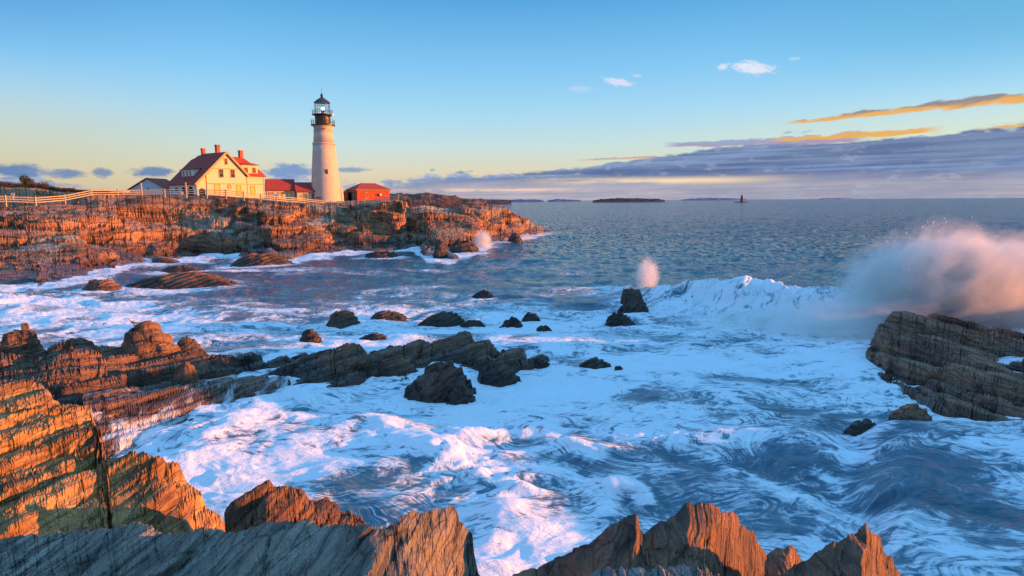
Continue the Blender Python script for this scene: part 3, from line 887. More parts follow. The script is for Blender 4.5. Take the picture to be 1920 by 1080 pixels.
kk = np.linspace(-1.2, 1.2, 900)
Yn = 1.0 / np.linspace(1 / 9.0, 1 / 520.0, 760)
Yf = np.geomspace(520, 60000, 50)[1:]
YA = np.concatenate([[3.0, 6.0], Yn, Yf])
K, YY = np.meshgrid(kk, YA)
XX = K * YY
zz, den, ysh = sea_fields(XX, YY)
sea_v = np.stack([XX, YY + ysh, zz], -1).reshape(-1, 3)
def water_mat():
    m, T, bs, out = new_mat('sea_water')
    P = T.n('ShaderNodeNewGeometry').outputs['Position']
    at_ = T.n('ShaderNodeAttribute', attribute_name='foam')
    den = at_.outputs['Fac']
    px_, py_, pz_ = T.sep(P)
    dist = T.vm('LENGTH', P)
    P0 = T.xyz(px_, py_, 0.0)
    w1 = T.vm('SCALE', T.vm('SUBTRACT', T.noise(P0, 0.16, 3, 0.5, color=True), (0.5, 0.5, 0.5)), scale=9.0)
    w2 = T.vm('SCALE', T.vm('SUBTRACT', T.noise(P0, 0.7, 3, 0.5, color=True), (0.5, 0.5, 0.5)), scale=1.5)
    Q = T.vm('ADD', P0, T.vm('ADD', w1, w2))
    Qs = T.vm('MULTIPLY', Q, (0.42, 1.1, 1.0))
    n1 = T.noise(Qs, 1.4, 7, 0.62)
    r1 = T.m('MAXIMUM', T.sub(1.0, T.m('ABSOLUTE', T.sub(T.mul(n1, 4.0), 2.0))), -0.4)
    # strands drawn out along the stream lines of the swirling water
    sw = T.noise(T.vm('MULTIPLY', P0, (0.075, 0.13, 1.0)), 1.0, 3, 0.5, color=True)
    sx_, sy_, sz_ = T.sep(sw)
    psi = T.add(T.add(T.mul(sx_, 15.0), T.mul(py_, 0.42)), T.mul(px_, 0.06))
    phi = T.add(T.add(T.mul(sy_, 7.0), T.mul(px_, 0.30)), T.mul(py_, 0.05))
    n2 = T.noise(T.xyz(T.mul(phi, 0.75), T.mul(psi, 1.9), 0.0), 1.0, 7, 0.66, 0.35)
    n3 = T.noise(T.xyz(T.mul(phi, 2.2), T.mul(psi, 6.0), 4.0), 1.0, 4, 0.62, 0.5)
    r2 = T.m('MAXIMUM', T.sub(1.0, T.m('ABSOLUTE', T.sub(T.mul(n3, 4.0), 2.0))), -0.4)
    n4 = T.noise(T.xyz(T.mul(phi, 4.5), T.mul(psi, 10.0), 8.0), 1.0, 3, 0.6, 0.6)
    n2 = T.add(n2, T.mul(T.sub(n4, 0.5), 0.45))
    pat = T.add(T.add(T.mul(r1, 0.24), T.mul(r2, 0.24)), T.add(T.mul(n1, 0.22), T.mul(n2, 0.50)))
    thr = T.sub(1.09, T.mul(den, 0.58))
    f = T.mr(T.sub(pat, thr), -0.10, 0.13)
    thin = T.mul(T.mr(T.sub(pat, thr), -0.4, 0.1), 0.15)
    foam = T.m('MAXIMUM', f, T.mul(thin, T.mr(den, 0.05, 0.4)))
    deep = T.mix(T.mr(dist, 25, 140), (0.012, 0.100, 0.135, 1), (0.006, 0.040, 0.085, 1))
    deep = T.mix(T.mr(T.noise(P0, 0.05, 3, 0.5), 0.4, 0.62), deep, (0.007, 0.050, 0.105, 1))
    deep = T.mix(T.mul(T.mr(den, 0.25, 0.75), 0.42), deep, (0.020, 0.17, 0.27, 1))   # aerated, milky water
    col = T.mix(foam, deep, (0.93, 0.94, 0.95, 1))
    T.put(bs.inputs['Base Color'], col)
    T.put(bs.inputs['Roughness'], T.mr(foam, 0.0, 0.6, 0.12, 0.75))
    T.put(bs.inputs['IOR'], 1.33)
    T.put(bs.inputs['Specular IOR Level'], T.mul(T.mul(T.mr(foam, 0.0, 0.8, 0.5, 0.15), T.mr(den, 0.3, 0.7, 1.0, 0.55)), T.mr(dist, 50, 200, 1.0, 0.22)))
    # ripples: near ones fine, far ones long
    wc = T.noise(T.vm('MULTIPLY', P0, (1.2, 0.5, 1.0)), 1.0, 5, 0.72, color=True)
    wd = T.vm('MULTIPLY', T.vm('SUBTRACT', wc, (0.5, 0.5, 0.5)), (1.0, 1.5, 0.0))
    wk = T.mul(T.mr(dist, 45, 130), T.mr(foam, 0.5, 0.0, 0.4, 2.4))
    far_n = T.vm('SCALE', wd, scale=wk)
    rp = T.noise(T.vm('MULTIPLY', P0, (0.7, 1.3, 1.0)), 1.3, 5, 0.62)
    rf = T.noise(T.vm('MULTIPLY', P0, (0.22, 0.34, 1.0)), 1.0, 4, 0.65)
    h = T.add(T.mul(rp, 0.22), T.mul(rf, T.mr(dist, 20, 60, 0.2, 1.0)))
    n0 = bump(T, h, 0.75, 0.9)
    n_ = bump(T, T.add(T.mul(pat, foam), T.mul(n2, 0.3)), 0.32, 0.30, n0)
    n_ = T.vm('NORMALIZE', T.vm('ADD', n_, far_n))
    T.put(bs.inputs['Normal'], n_)
    return m
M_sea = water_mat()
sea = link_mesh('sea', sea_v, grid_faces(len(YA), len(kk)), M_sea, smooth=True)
a_ = sea.data.attributes.new('foam', 'FLOAT', 'POINT')
a_.data.foreach_set('value', den.astype(np.float32).ravel())
tag(sea, kind='structure')
# ------------------------------------------------------------------ rocks near the shore
C_or = [(0.16, 0.066, 0.018), (0.54, 0.27, 0.08), (0.82, 0.50, 0.18)]
C_gr = [(0.095, 0.075, 0.058), (0.29, 0.225, 0.17), (0.54, 0.43, 0.32)]
C_dk = [(0.040, 0.024, 0.018), (0.135, 0.082, 0.058), (0.26, 0.17, 0.12)]
C_md = [(0.070, 0.035, 0.021), (0.25, 0.125, 0.072), (0.44, 0.245, 0.145)]
M_or = rock_mat('ochre_slate', C_or, fine=0.34, dip=38, bstr=0.9)
M_gr = rock_mat('grey_slate', C_gr, fine=0.20, dip=40, moss=(-0.55, -0.3), bstr=1.0)
M_gp = rock_mat('pale_grey_slate', [(0.09, 0.08, 0.075), (0.24, 0.21, 0.19), (0.42, 0.38, 0.34)], fine=0.18, dip=40, bstr=1.0)
M_br = rock_mat('brown_slate', [(0.060, 0.030, 0.018), (0.25, 0.115, 0.058), (0.48, 0.23, 0.11)], fine=0.22, dip=46, bstr=1.0)
M_md = rock_mat('brown_ledge_rock', C_md, fine=0.75, wet=0.85, strike=38, dip=24, bstr=0.9)
M_dk = rock_mat('dark_wet_rock', C_dk, fine=0.6, wet=0.7, dip=30, bstr=0.9)
M_rt = rock_mat('dark_brown_slate', [(0.10, 0.042, 0.024), (0.36, 0.165, 0.090), (0.60, 0.29, 0.165)], fine=0.7, wet=0.5, dip=-15, strike=-6, bstr=1.0)
M_ws = rock_mat('washed_rock', C_md, fine=0.8, wet=0.3, dip=30, foam=(2.6, 0.40, 0.05), bstr=0.6)

mid = fan_terrain('rock_ledge', MID, -160, 1050, 760, 20.5, 41, 300,
                  [(0.95, 9.0, 3.2, 0.80), (0.36, 3.2, 1.4, 0.5), (0.12, 1.0, 0.5, 0.3)], M_md, zmin=-0.5, strike=38, dip=24, seed=13, rough=(0.9, 2.5), crumble=(0.22, 0.7), align=True, soft=0.12, blur=1)
tag(recentre(mid, (-8, 32, 0)), 'long low brown slate ledge crossing the cove from the left edge to the middle', 'rock ledge')
wsl = fan_terrain('washed_ledge', WETSLAB, 120, 580, 380, 17, 34, 220,
                  [(0.7, 7.0, 2.2, 0.3), (0.22, 2.0, 0.9, 0.45)], M_ws, zmin=-0.4, strike=30, dip=22, seed=17, rough=(0.8, 2.5), crumble=(0.2, 0.8), align=True)
tag(recentre(wsl, (-12, 26, 0)), 'reddish sloping ledge with white water streaming down over it, below the long ledge', 'rock ledge')
rgt = fan_terrain('rock_outcrop', RIGHT, 1590, 2160, 430, 18, 48, 340,
                  [(0.95, 7.0, 4.6, 0.95), (0.40, 4.0, 1.8, 0.6), (0.12, 1.6, 0.6, 0.3)], M_rt, zmin=-0.5, strike=-6, dip=-15, seed=19, rough=(0.6, 2.5), crumble=(0.16, 0.7), align=True, soft=0.10, blur=1)
tag(recentre(rgt, (24, 32, 0)), 'dark brown slate outcrop at right with spray bursting over its far end', 'rock outcrop')

LEFTA = profile([
    (-300, [(5.5, z_(4.6)), (8, z_(5.4)), (11, z_(6.1)), (13, z_(5.8)), (15, z_(2)), (17, z_(-1))]),
    (0, [(6, z_(4.2)), (7.6, 985), (8.6, 905), (9.6, 838), (10.8, 775), (12, 722), (12.8, z_(5)), (14, z_(1)), (16, z_(-1))]),
    (90, [(6, z_(4.1)), (7.9, 985), (9.0, 900), (10.2, 832), (11.3, 770), (12.5, 716), (13.2, z_(4.6)), (14.2, z_(1)), (16, z_(-1))]),
    (105, [(6, z_(4.0)), (7.9, 985), (9.0, 900), (10.2, 832), (11.3, 780), (12.2, 750), (13.0, z_(4.4)), (14.2, z_(1)), (16, z_(-1))]),
    (185, [(6, z_(3.8)), (8.1, 985), (9.2, 910), (10.2, 862), (10.6, 830), (12.6, 764), (13.2, z_(4)), (14.2, z_(0)), (16, z_(-1))]),
    (202, [(6, z_(3.6)), (8.2, 985), (9.2, 915), (10.0, 856), (10.6, z_(4.6)), (12, z_(2.6)), (14, z_(-1))]),
    (280, [(6, z_(3.3)), (8.5, 985), (9.4, 905), (10.1, 832), (10.7, z_(4.3)), (12.5, z_(0)), (14, z_(-1))]),
    (330, [(6, z_(3.0)), (9.0, 985), (9.7, 920), (10.3, 852), (10.9, z_(4)), (12.6, z_(0)), (14, z_(-1))]),
    (370, [(6, z_(2.8)), (9.6, 990), (10.5, 905), (11.1, z_(3.6)), (12.8, z_(-1))]),
    (402, [(6, z_(2.5)), (10.1, 992), (10.7, 952), (11.3, z_(3.2)), (13, z_(-1))]),
    (432, [(6, z_(2.2)), (10.4, 1010), (11.0, 988), (11.5, z_(2.8)), (13, z_(-1))]),
    (455, [(6, z_(1.5)), (10.6, z_(2.6)), (11.0, z_(2.4)), (12, z_(0)), (13, z_(-1))]),
])
la = fan_terrain('shore_rock', LEFTA, -250, 470, 620, 5.8, 15, 440,
                 [(0.55, 3.4, 1.5, 0.34), (0.2, 1.5, 0.7, 0.36), (0.07, 0.55, 0.3, 0.25)], M_or, zmin=-0.6, strike=8, dip=36, seed=23, rough=(0.25, 0.9), crumble=(0.07, 0.3), align=True, soft=0.12, blur=1)
tag(recentre(la, (-8, 9, 4)), 'sunlit ochre cliff of fractured slate at the left edge of the foreground', 'shore rock')

NEARB = profile([
    (-330, [(1.6, z_(6.9)), (3, z_(6.4)), (5.0, z_(6.1)), (6.2, z_(5.9)), (6.8, z_(4.8)), (8, z_(2))]),
    (0, [(1.6, z_(6.9)), (3, z_(6.35)), (5.0, 1082), (6.0, 1004), (6.5, z_(4.9)), (7.5, z_(2))]),
    (100, [(1.6, z_(6.9)), (3, z_(6.4)), (4.9, 1080), (5.8, 992), (6.3, z_(4.9)), (7.4, z_(2))]),
    (200, [(1.6, z_(6.95)), (3, z_(6.45)), (4.7, 1082), (5.6, 986), (6.1, z_(4.9)), (7.2, z_(2))]),
    (262, [(1.6, z_(6.95)), (3, z_(6.5)), (4.6, 1080), (5.45, 975), (6, z_(4.9)), (7.2, z_(2))]),
    (300, [(1.6, z_(6.95)), (3, z_(6.5)), (4.5, 1083), (5.3, 994), (5.8, z_(4.9)), (7, z_(2))]),
    (430, [(1.6, z_(7)), (3, z_(6.6)), (4.25, 1080), (5.0, 988), (5.6, z_(4.9)), (7, z_(2))]),
    (540, [(1.6, z_(7)), (2.8, z_(6.65)), (4.05, 1078), (4.75, 976), (5.3, z_(4.9)), (6.6, z_(2))]),
    (620, [(1.6, z_(7)), (2.8, z_(6.7)), (3.9, 1082), (4.55, 985), (5.1, z_(4.9)), (6.4, z_(2))]),
    (700, [(1.6, z_(7)), (2.8, z_(6.75)), (3.75, 1080), (4.35, 975), (4.9, z_(5)), (6, z_(2))]),
    (765, [(1.6, z_(6.6)), (2.8, z_(6.0)), (3.75, z_(6.35)), (3.95, 1082), (4.65, 956), (5.1, z_(5)), (6.2, z_(2))]),
    (845, [(1.6, z_(5.6)), (2.8, z_(5.2)), (4.2, z_(5.5)), (4.7, 1085), (5.2, 941), (5.6, z_(5.2)), (6.6, z_(2))]),
    (878, [(1.6, z_(5.0)), (3.0, z_(4.6)), (4.5, z_(5.0)), (5.05, 1072), (5.4, 985), (5.75, z_(5)), (6.7, z_(2))]),
    (898, [(1.6, z_(4.4)), (3.0, z_(4.0)), (4.7, z_(4.4)), (5.4, 1075), (5.6, z_(5.4)), (6.8, z_(2))]),
    (930, [(1.6, z_(4)), (3.0, z_(4)), (4.7, z_(4.0)), (5.2, z_(3.2)), (6, z_(1))]),
    (990, [(1.6, z_(1.5)), (4.7, z_(1.2)), (6, z_(0))]),
])
nb_ = fan_terrain('shore_rock', NEARB, -280, 990, 820, 1.9, 7.2, 440,
                  [(0.42, 1.9, 0.9, 0.13), (0.14, 1.1, 0.45, 0.17), (0.045, 0.6, 0.2, 0.22)], M_gr, zmin=1.0, strike=9, dip=40, seed=29, rough=(0.12, 0.5), crumble=(0.04, 0.16), align=True)
tag(recentre(nb_, (-1.5, 4, 6)), 'grey ridged slab along the bottom left with yellow lichen and a glowing orange right end', 'shore rock')

MOUND = profile([
    (385, [(6.5, z_(2)), (8, z_(2.6)), (9.5, z_(1))]),
    (412, [(6.2, z_(3.0)), (7.2, z_(4.0)), (7.8, 966), (8.5, z_(4.0)), (10, z_(1))]),
    (445, [(6.2, z_(3.4)), (7.2, z_(4.4)), (7.9, 930), (8.6, z_(4.4)), (10, z_(1))]),
    (500, [(6.2, z_(3.4)), (7.4, 985), (8.2, 906), (8.9, z_(4.5)), (10.3, z_(1))]),
    (545, [(6.2, z_(3.2)), (7.7, 988), (8.5, 907), (9.2, z_(4.3)), (10.6, z_(1))]),
    (600, [(6.2, z_(3.0)), (8.1, 990), (8.9, 940), (9.5, z_(4)), (10.8, z_(1))]),
    (650, [(6.2, z_(2.8)), (8.5, 995), (9.2, 966), (9.8, z_(3.6)), (11, z_(1))]),
    (684, [(6.2, z_(2.6)), (8.8, 1000), (9.4, 986), (10, z_(3.2)), (11, z_(1))]),
    (715, [(6.2, z_(1.5)), (8.8, z_(3)), (9.4, z_(2.8)), (11, z_(0.5))]),
])
mo = fan_terrain('shore_rock', MOUND, 380, 720, 330, 6.3, 10.8, 260,
                 [(0.5, 2.2, 1.0, 0.16), (0.2, 1.0, 0.5, 0.22), (0.07, 0.5, 0.25, 0.25)], rock_mat('rust_slate', [(0.06, 0.025, 0.012), (0.22, 0.095, 0.042), (0.40, 0.20, 0.09)], fine=0.3, dip=44, bstr=0.9), zmin=1.2, strike=4, dip=44, seed=31, rough=(0.2, 0.8), crumble=(0.06, 0.3), align=True)
tag(recentre(mo, (-2.8, 8.5, 3)), 'rust coloured humped rock rising just behind the grey slab', 'shore rock')

NEARD = profile([
    (930, [(3.6, z_(5)), (5.2, z_(5.2)), (6.0, z_(4.5)), (7, z_(2))]),
    (962, [(3.6, z_(5.2)), (5.4, z_(5.4)), (6.1, 1078), (6.5, z_(4.6)), (7.4, z_(2))]),
    (1100, [(3.6, z_(5.4)), (4.8, z_(5.8)), (5.4, 1016), (5.8, z_(5.0)), (7, z_(2))]),
    (1152, [(3.6, z_(5.4)), (4.75, 1086), (5.3, 981), (5.7, z_(5.0)), (7, z_(2))]),
    (1194, [(3.6, z_(5.4)), (4.7, 1086), (5.3, 967), (5.7, z_(5.0)), (7, z_(2))]),
    (1206, [(3.6, z_(5.4)), (4.7, 1086), (5.4, 1000), (5.8, z_(5.0)), (7, z_(2))]),
    (1252, [(3.6, z_(5.4)), (4.7, 1090), (5.6, 970), (6.0, z_(5.2)), (7, z_(2))]),
    (1292, [(3.6, z_(5.4)), (4.75, 1090), (5.7, 948), (6.1, z_(5.2)), (7, z_(2))]),
    (1322, [(3.6, z_(5.3)), (4.85, 1090), (5.8, 945), (6.2, z_(5.2)), (7.2, z_(2))]),
    (1362, [(3.6, z_(4.6)), (5.3, 1095), (6.2, 961), (6.6, z_(4.9)), (7.6, z_(2))]),
    (1412, [(3.6, z_(4.0)), (5.9, 1095), (6.6, 1001), (7.0, z_(4.6)), (7.9, z_(2))]),
    (1440, [(3.6, z_(3.8)), (6.2, 1098), (6.8, 1043), (7.2, z_(4.3)), (7.9, z_(2))]),
    (1478, [(3.6, z_(3.8)), (6.2, 1098), (6.9, 1018), (7.3, z_(4.4)), (8.0, z_(2))]),
    (1505, [(3.6, z_(3.4)), (6.3, z_(4.7)), (7.1, 1045), (7.5, z_(4)), (8.1, z_(2))]),
    (1545, [(3.6, z_(3.5)), (6.4, z_(4)), (7.6, z_(1))]),
])
nd_ = fan_terrain('shore_rock', NEARD, 925, 1550, 520, 3.7, 8.1, 330,
                  [(0.44, 2.4, 1.1, 0.08), (0.14, 1.2, 0.5, 0.12), (0.05, 0.7, 0.18, 0.2)], M_br, zmin=1.2, strike=6, dip=48, seed=37, rough=(0.10, 0.5), crumble=(0.05, 0.2), align=True)
tag(recentre(nd_, (1.4, 5.4, 5)), 'brown slate crag with two peaks at the bottom, its right flank red in the sun', 'shore rock')

NEARE = profile([
    (1425, [(3.5, z_(4.5)), (4.6, z_(5.2)), (5.4, z_(4.2)), (6.4, z_(1))]),
    (1448, [(3.5, z_(5.4)), (4.3, z_(5.9)), (4.7, 1079), (5.1, z_(5)), (6.2, z_(1.5))]),
    (1502, [(3.5, z_(5.5)), (4.2, z_(6.0)), (4.75, 1050), (5.1, z_(5.2)), (6.2, z_(1.5))]),
    (1562, [(3.5, z_(5.5)), (4.2, z_(6.05)), (4.8, 1011), (5.2, z_(5.2)), (6.2, z_(1.5))]),
    (1620, [(3.5, z_(5.3)), (4.3, 1090), (4.95, 985), (5.3, z_(5.2)), (6.2, z_(1.5))]),
    (1642, [(3.5, z_(4.8)), (4.7, 1098), (5.3, 1001), (5.65, z_(4.9)), (6.5, z_(1.5))]),
    (1664, [(3.5, z_(4.4)), (5.0, 1100), (5.6, 1042), (5.9, z_(4.6)), (6.6, z_(1.5))]),
    (1692, [(3.5, z_(3.8)), (5.2, z_(4.9)), (5.9, 1082), (6.2, z_(4.2)), (6.8, z_(1.5))]),
    (1740, [(3.5, z_(3.4)), (5.1, z_(4)), (6.2, z_(1))]),
])
ne_ = fan_terrain('shore_rock', NEARE, 1420, 1745, 300, 3.55, 6.9, 280,
                  [(0.4, 2.0, 1.0, 0.07), (0.13, 1.0, 0.45, 0.12), (0.05, 0.6, 0.16, 0.2)], M_br, zmin=1.2, strike=4, dip=48, seed=41, rough=(0.08, 0.5), crumble=(0.05, 0.2), align=True)
tag(recentre(ne_, (2.6, 4.8, 5)), 'single pointed wedge of dark slate at the bottom, rightmost of the near rocks', 'shore rock')

NEARF = profile([
    (1070, [(2.4, z_(6)), (3.6, z_(6.2)), (4.2, z_(5.6)), (4.8, z_(4))]),
    (1098, [(2.4, z_(6.6)), (3.4, z_(6.7)), (3.85, 1076), (4.15, z_(6)), (4.8, z_(4.4))]),
    (1152, [(2.4, z_(6.6)), (3.4, z_(6.75)), (3.9, 1060), (4.2, z_(6)), (4.8, z_(4.4))]),
    (1200, [(2.4, z_(6.6)), (3.4, z_(6.75)), (3.95, 1066), (4.25, z_(6)), (4.8, z_(4.4))]),
    (1265, [(2.4, z_(6.6)), (3.4, z_(6.7)), (4.0, 1056), (4.3, z_(6)), (4.8, z_(4.4))]),
    (1312, [(2.4, z_(6.5)), (3.4, z_(6.65)), (4.05, 1056), (4.35, z_(6)), (4.8, z_(4.4))]),
    (1347, [(2.4, z_(6.3)), (3.5, z_(6.5)), (4.1, 1073), (4.4, z_(5.9)), (4.8, z_(4.4))]),
    (1380, [(2.4, z_(5.5)), (4.1, z_(5.8)), (4.8, z_(4.4))]),
])
nf_ = fan_terrain('shore_rock', NEARF, 1060, 1390, 260, 2.4, 4.8, 160,
                  [(0.2, 1.2, 0.5, 0.18), (0.08, 0.6, 0.2, 0.3), (0.03, 0.3, 0.08, 0.4)], M_gp, zmin=3.9, strike=10, dip=46, seed=43, rough=(0.06, 0.3), align=True)
tag(recentre(nf_, (0.9, 3.9, 6)), 'pale grey jagged slab peeping over the bottom edge before the brown crag', 'shore rock')

# ------------------------------------------------------------------ single boulders
def boulder(name, px, py, w, h, label, mat=None, z0=0.0, depth=0.8, seed=1, group=None, lean=0.0, sharp=1.0, strike=30, dip=26, cat='rock'):
    """w, h: size in photo pixels where its foot (px, py) stands at height z0"""
    p = atz(px, py, z0)
    s = (CAMZ - p[2]) and math.hypot(p[1], CAMZ - p[2]) / FPX
    W_, H_ = w * s, h * s
    D_ = W_ * depth
    n = 90
    u = np.linspace(-1.25, 1.25, n)
    U, V = np.meshgrid(u, u)
    X = U * W_ / 2; Y = V * D_ / 2
    an = np.arctan2(V, U)
    rr = np.hypot(U, V) * (1 + 0.28 * (fbm(np.cos(an) * 1.3 + seed * 3.1, np.sin(an) * 1.3, 3, seed) - 0.5) * 2)
    prof_ = 1 - np.clip(rr, 0, 1.4) ** (2.2 * sharp)
    z = H_ * prof_ * (1 + lean * U) - 0.02
    z = z + (fbm(X / (W_ * .3) + seed, Y / (W_ * .3), 4, seed + 5) - 0.5) * H_ * 0.40 * np.clip(prof_ + 0.3, 0, 1)
    t = max(0.12, 0.30 * H_)
    z = strata(X + seed * 7.7, Y, z, [(t * 1.3, W_ * 0.7, W_ * 0.42, 0.7), (t * 0.45, W_ * 0.3, W_ * 0.16, 0.5), (t * .15, W_ * .1, W_ * .06, .35)], strike, dip, seed)
    lo = -0.5 if z0 == 0 else -0.25
    z = np.maximum(z, lo)
    Vt = np.stack([X, Y, z], -1).reshape(-1, 3)
    F = grid_faces(n, n, z > lo + 0.02)
    Vt, F = compact(Vt, F)
    o = link_mesh(name, Vt, F, mat or M_dk)
    o.location = (p[0], p[1] + D_ * 0.42, p[2])
    tag(o, label, cat, group)
    return o

R_ = boulder
gull_rock = R_('boulder', 262, 672, 112, 62, 'big brown boulder on the ledge with a gull standing on it', M_md, 1.0, 0.7, 3, lean=-0.1)
R_('boulder', 343, 668, 60, 36, 'round black weed covered boulder right of the gull boulder', M_dk, 0.5, 0.8, 4)
R_('boulder', 20, 668, 80, 56, 'reddish boulder at the left edge above the long ledge', M_md, 1.1, 0.8, 5)
R_('boulder', 342, 708, 40, 24, 'small squarish orange block lying on the ledge below the gull boulder', M_md, 0.9, 0.8, 6, sharp=2.0)
R_('sea_rock', 1194, 587, 62, 30, 'dark rounded rock in the foam carrying an upright block, left of the breaking wave', M_dk, 0, .8, 7)
R_('sea_rock', 1189, 566, 40, 21, 'upright dark block perched on the rounded rock left of the breaking wave', M_dk, 0.8, .8, 8, sharp=3.5)
R_('sea_rock', 1166, 613, 54, 22, 'low dark rock awash just in front of the perched block', M_dk, 0, .8, 9, lean=-0.4)
R_('sea_rock', 1118, 694, 64, 20, 'brown rock alone in the foam right of the long ledge', M_dk, 0, .8, 10)
R_('sea_rock', 1161, 698, 22, 11, 'tiny dark rock beside the lone brown rock', M_dk, 0, .8, 11)
R_('sea_rock', 906, 560, 44, 14, 'small black rock far out in the foam, under the headland tip', M_dk, 0, .8, 12)
R_('sea_rock', 640, 611, 60, 26, 'rock with a reddish face among foam beyond the long ledge, leftmost of its row', M_md, 0, .8, 14)
R_('sea_rock', 722, 599, 76, 15, 'long flat black rock awash, second in the row beyond the ledge', M_dk, 0, .6, 15)
R_('sea_rock', 578, 646, 50, 27, 'dark round rock close behind the long ledge', M_dk, 0, .8, 16)
R_('sea_rock', 828, 608, 84, 20, 'broad dark rock awash, third in the row beyond the ledge', M_dk, 0, .6, 17)
R_('sea_rock', 887, 610, 40, 10, 'flat dark rock touching the right of the broad awash rock', M_dk, 0, .6, 18)
R_('sea_rock', 958, 616, 44, 20, 'pointed brown rock in the foam at the right of the row', M_dk, 0, .8, 19, lean=0.4, sharp=.7)
R_('sea_rock', 996, 600, 32, 13, 'small wedge shaped rock behind the pointed one', M_dk, 0, .8, 20)
R_('sea_rock', 1020, 622, 30, 10, 'smallest rock awash right of the pointed one', M_dk, 0, .8, 21)
R_('sea_rock', 818, 748, 138, 62, 'large dark domed rock standing before the long ledge with water round it', M_dk, 0, .7, 22, lean=0.1)
R_('sea_rock', 862, 760, 62, 38, 'wet dark rock leaning against the right of the domed rock', M_dk, 0, .8, 23)
R_('sea_rock', 1632, 823, 70, 30, 'dark rock with water pouring past it, in front of the right outcrop', M_dk, 0, .7, 24)
R_('sea_rock', 1722, 808, 86, 44, 'dark rock at the near foot of the right outcrop', M_rt, 0, .7, 25)
R_('rock', 738, 702, 96, 34, 'brown block in the gap of the long ledge, left of the domed rock', M_md, 0.1, .7, 51, lean=-0.2)
R_('sea_rock', 935, 716, 84, 34, 'wet dark rock at the near right corner of the long ledge', M_dk, 0, .7, 54)
R_('sea_rock', 1012, 690, 46, 15, 'low dark rock off the right tip of the long ledge', M_dk, 0, .7, 55)
R_('sea_rock', 700, 640, 62, 14, 'low rock close behind the middle of the long ledge', M_dk, 0, .7, 56)
GS = 'low ledges awash below the headland'
R_('sea_rock', 330, 538, 215, 22, 'long low brown reef in the surf at left, longest below the headland', M_md, 0, .35, 26, lean=0.2)
R_('sea_rock', 180, 543, 76, 20, 'short brown reef with white water on both sides, left of the long reef', M_md, 0, .5, 27)
R_('sea_rock', 300, 494, 66, 10, 'thin brown reef highest up in the white surf below the shed', M_md, 0, .5, 28)
R_('sea_rock', 330, 509, 84, 11, 'thin reef between the long reef and the higher thin one', M_md, 0, .5, 29)
R_('sea_rock', 480, 496, 110, 19, 'dark reef with small waterfalls, right of the surf pocket', M_md, 0, .5, 30)
R_('sea_rock', 715, 484, 66, 14, 'brown rock awash below the brick building point', M_md, 0, .6, 31)
R_('sea_rock', 868, 474, 66, 26, 'dark block at the foot of the dark point, left of the small splash', M_dk, 0, .8, 33)
R_('sea_rock', 826, 484, 40, 26, 'dark leaning rock at the front of the dark point', M_dk, 0, .8, 34)
R_('sea_rock', 966, 453, 26, 15, 'small dark rock right of the small splash by the point', M_dk, 0, .8, 35)
# ------------------------------------------------------------------ buildings
def mat_clap(name, col, pitch=0.16, rough=0.55):
    m, T, bs, out = new_mat(name)
    P = T.n('ShaderNodeTexCoord').outputs['Object']
    x, y, z = T.sep(P)
    fr = T.m('FRACT', T.m('DIVIDE', z, pitch))
    n = T.noise(T.vm('MULTIPLY', P, (0.4, 0.4, 5.0)), 1.2, 5, 0.6)
    k = T.mr(n, 0.2, 0.8, 0.86, 1.05)
    T.put(bs.inputs['Base Color'], T.mix(1.0, col + (1,), T.xyz(k, k, k), 'MULTIPLY'))
    T.put(bs.inputs['Roughness'], rough)
    T.put(bs.inputs['Normal'], bump(T, fr, 0.5, 0.03))
    return m

def mat_shingle(name, a, b):
    m, T, bs, out = new_mat(name)
    P = T.n('ShaderNodeTexCoord').outputs['Object']
    x, y, z = T.sep(P)
    br = T.n('ShaderNodeTexBrick')
    T.put(br.inputs['Vector'], T.xyz(T.add(x, y), T.mul(z, 1.3), 0))
    T.put(br.inputs['Scale'], 3.0); T.put(br.inputs['Mortar Size'], 0.03)
    T.put(br.inputs['Color1'], a + (1,)); T.put(br.inputs['Color2'], b + (1,)); T.put(br.inputs['Mortar'], tuple(v * .45 for v in a) + (1,))
    c = T.mix(T.mr(T.noise(P, 0.6, 5, 0.6), 0.45, 0.7, 0, 0.5), br.outputs[0], tuple(v * .6 for v in a) + (1,))
    T.put(bs.inputs['Base Color'], c)
    T.put(bs.inputs['Roughness'], 0.8)
    T.put(bs.inputs['Normal'], bump(T, br.outputs[1], -0.4, 0.02))
    return m

def mat_brick(name, a, b, mort):
    m, T, bs, out = new_mat(name)
    P = T.n('ShaderNodeTexCoord').outputs['Object']
    x, y, z = T.sep(P)
    br = T.n('ShaderNodeTexBrick')
    T.put(br.inputs['Vector'], T.xyz(T.add(x, y), z, 0)); T.put(br.inputs['Scale'], 4.2)
    T.put(br.inputs['Mortar Size'], 0.012)
    T.put(br.inputs['Color1'], a + (1,)); T.put(br.inputs['Color2'], b + (1,)); T.put(br.inputs['Mortar'], mort + (1,))
    k = T.mr(T.noise(P, 0.8, 5, 0.6), 0.3, 0.7, 0.75, 1.15)
    T.put(bs.inputs['Base Color'], T.mix(1.0, br.outputs[0], T.xyz(k, k, k), 'MULTIPLY'))
    T.put(bs.inputs['Roughness'], 0.85)
    T.put(bs.inputs['Normal'], bump(T, br.outputs[1], -0.5, 0.015))
    return m

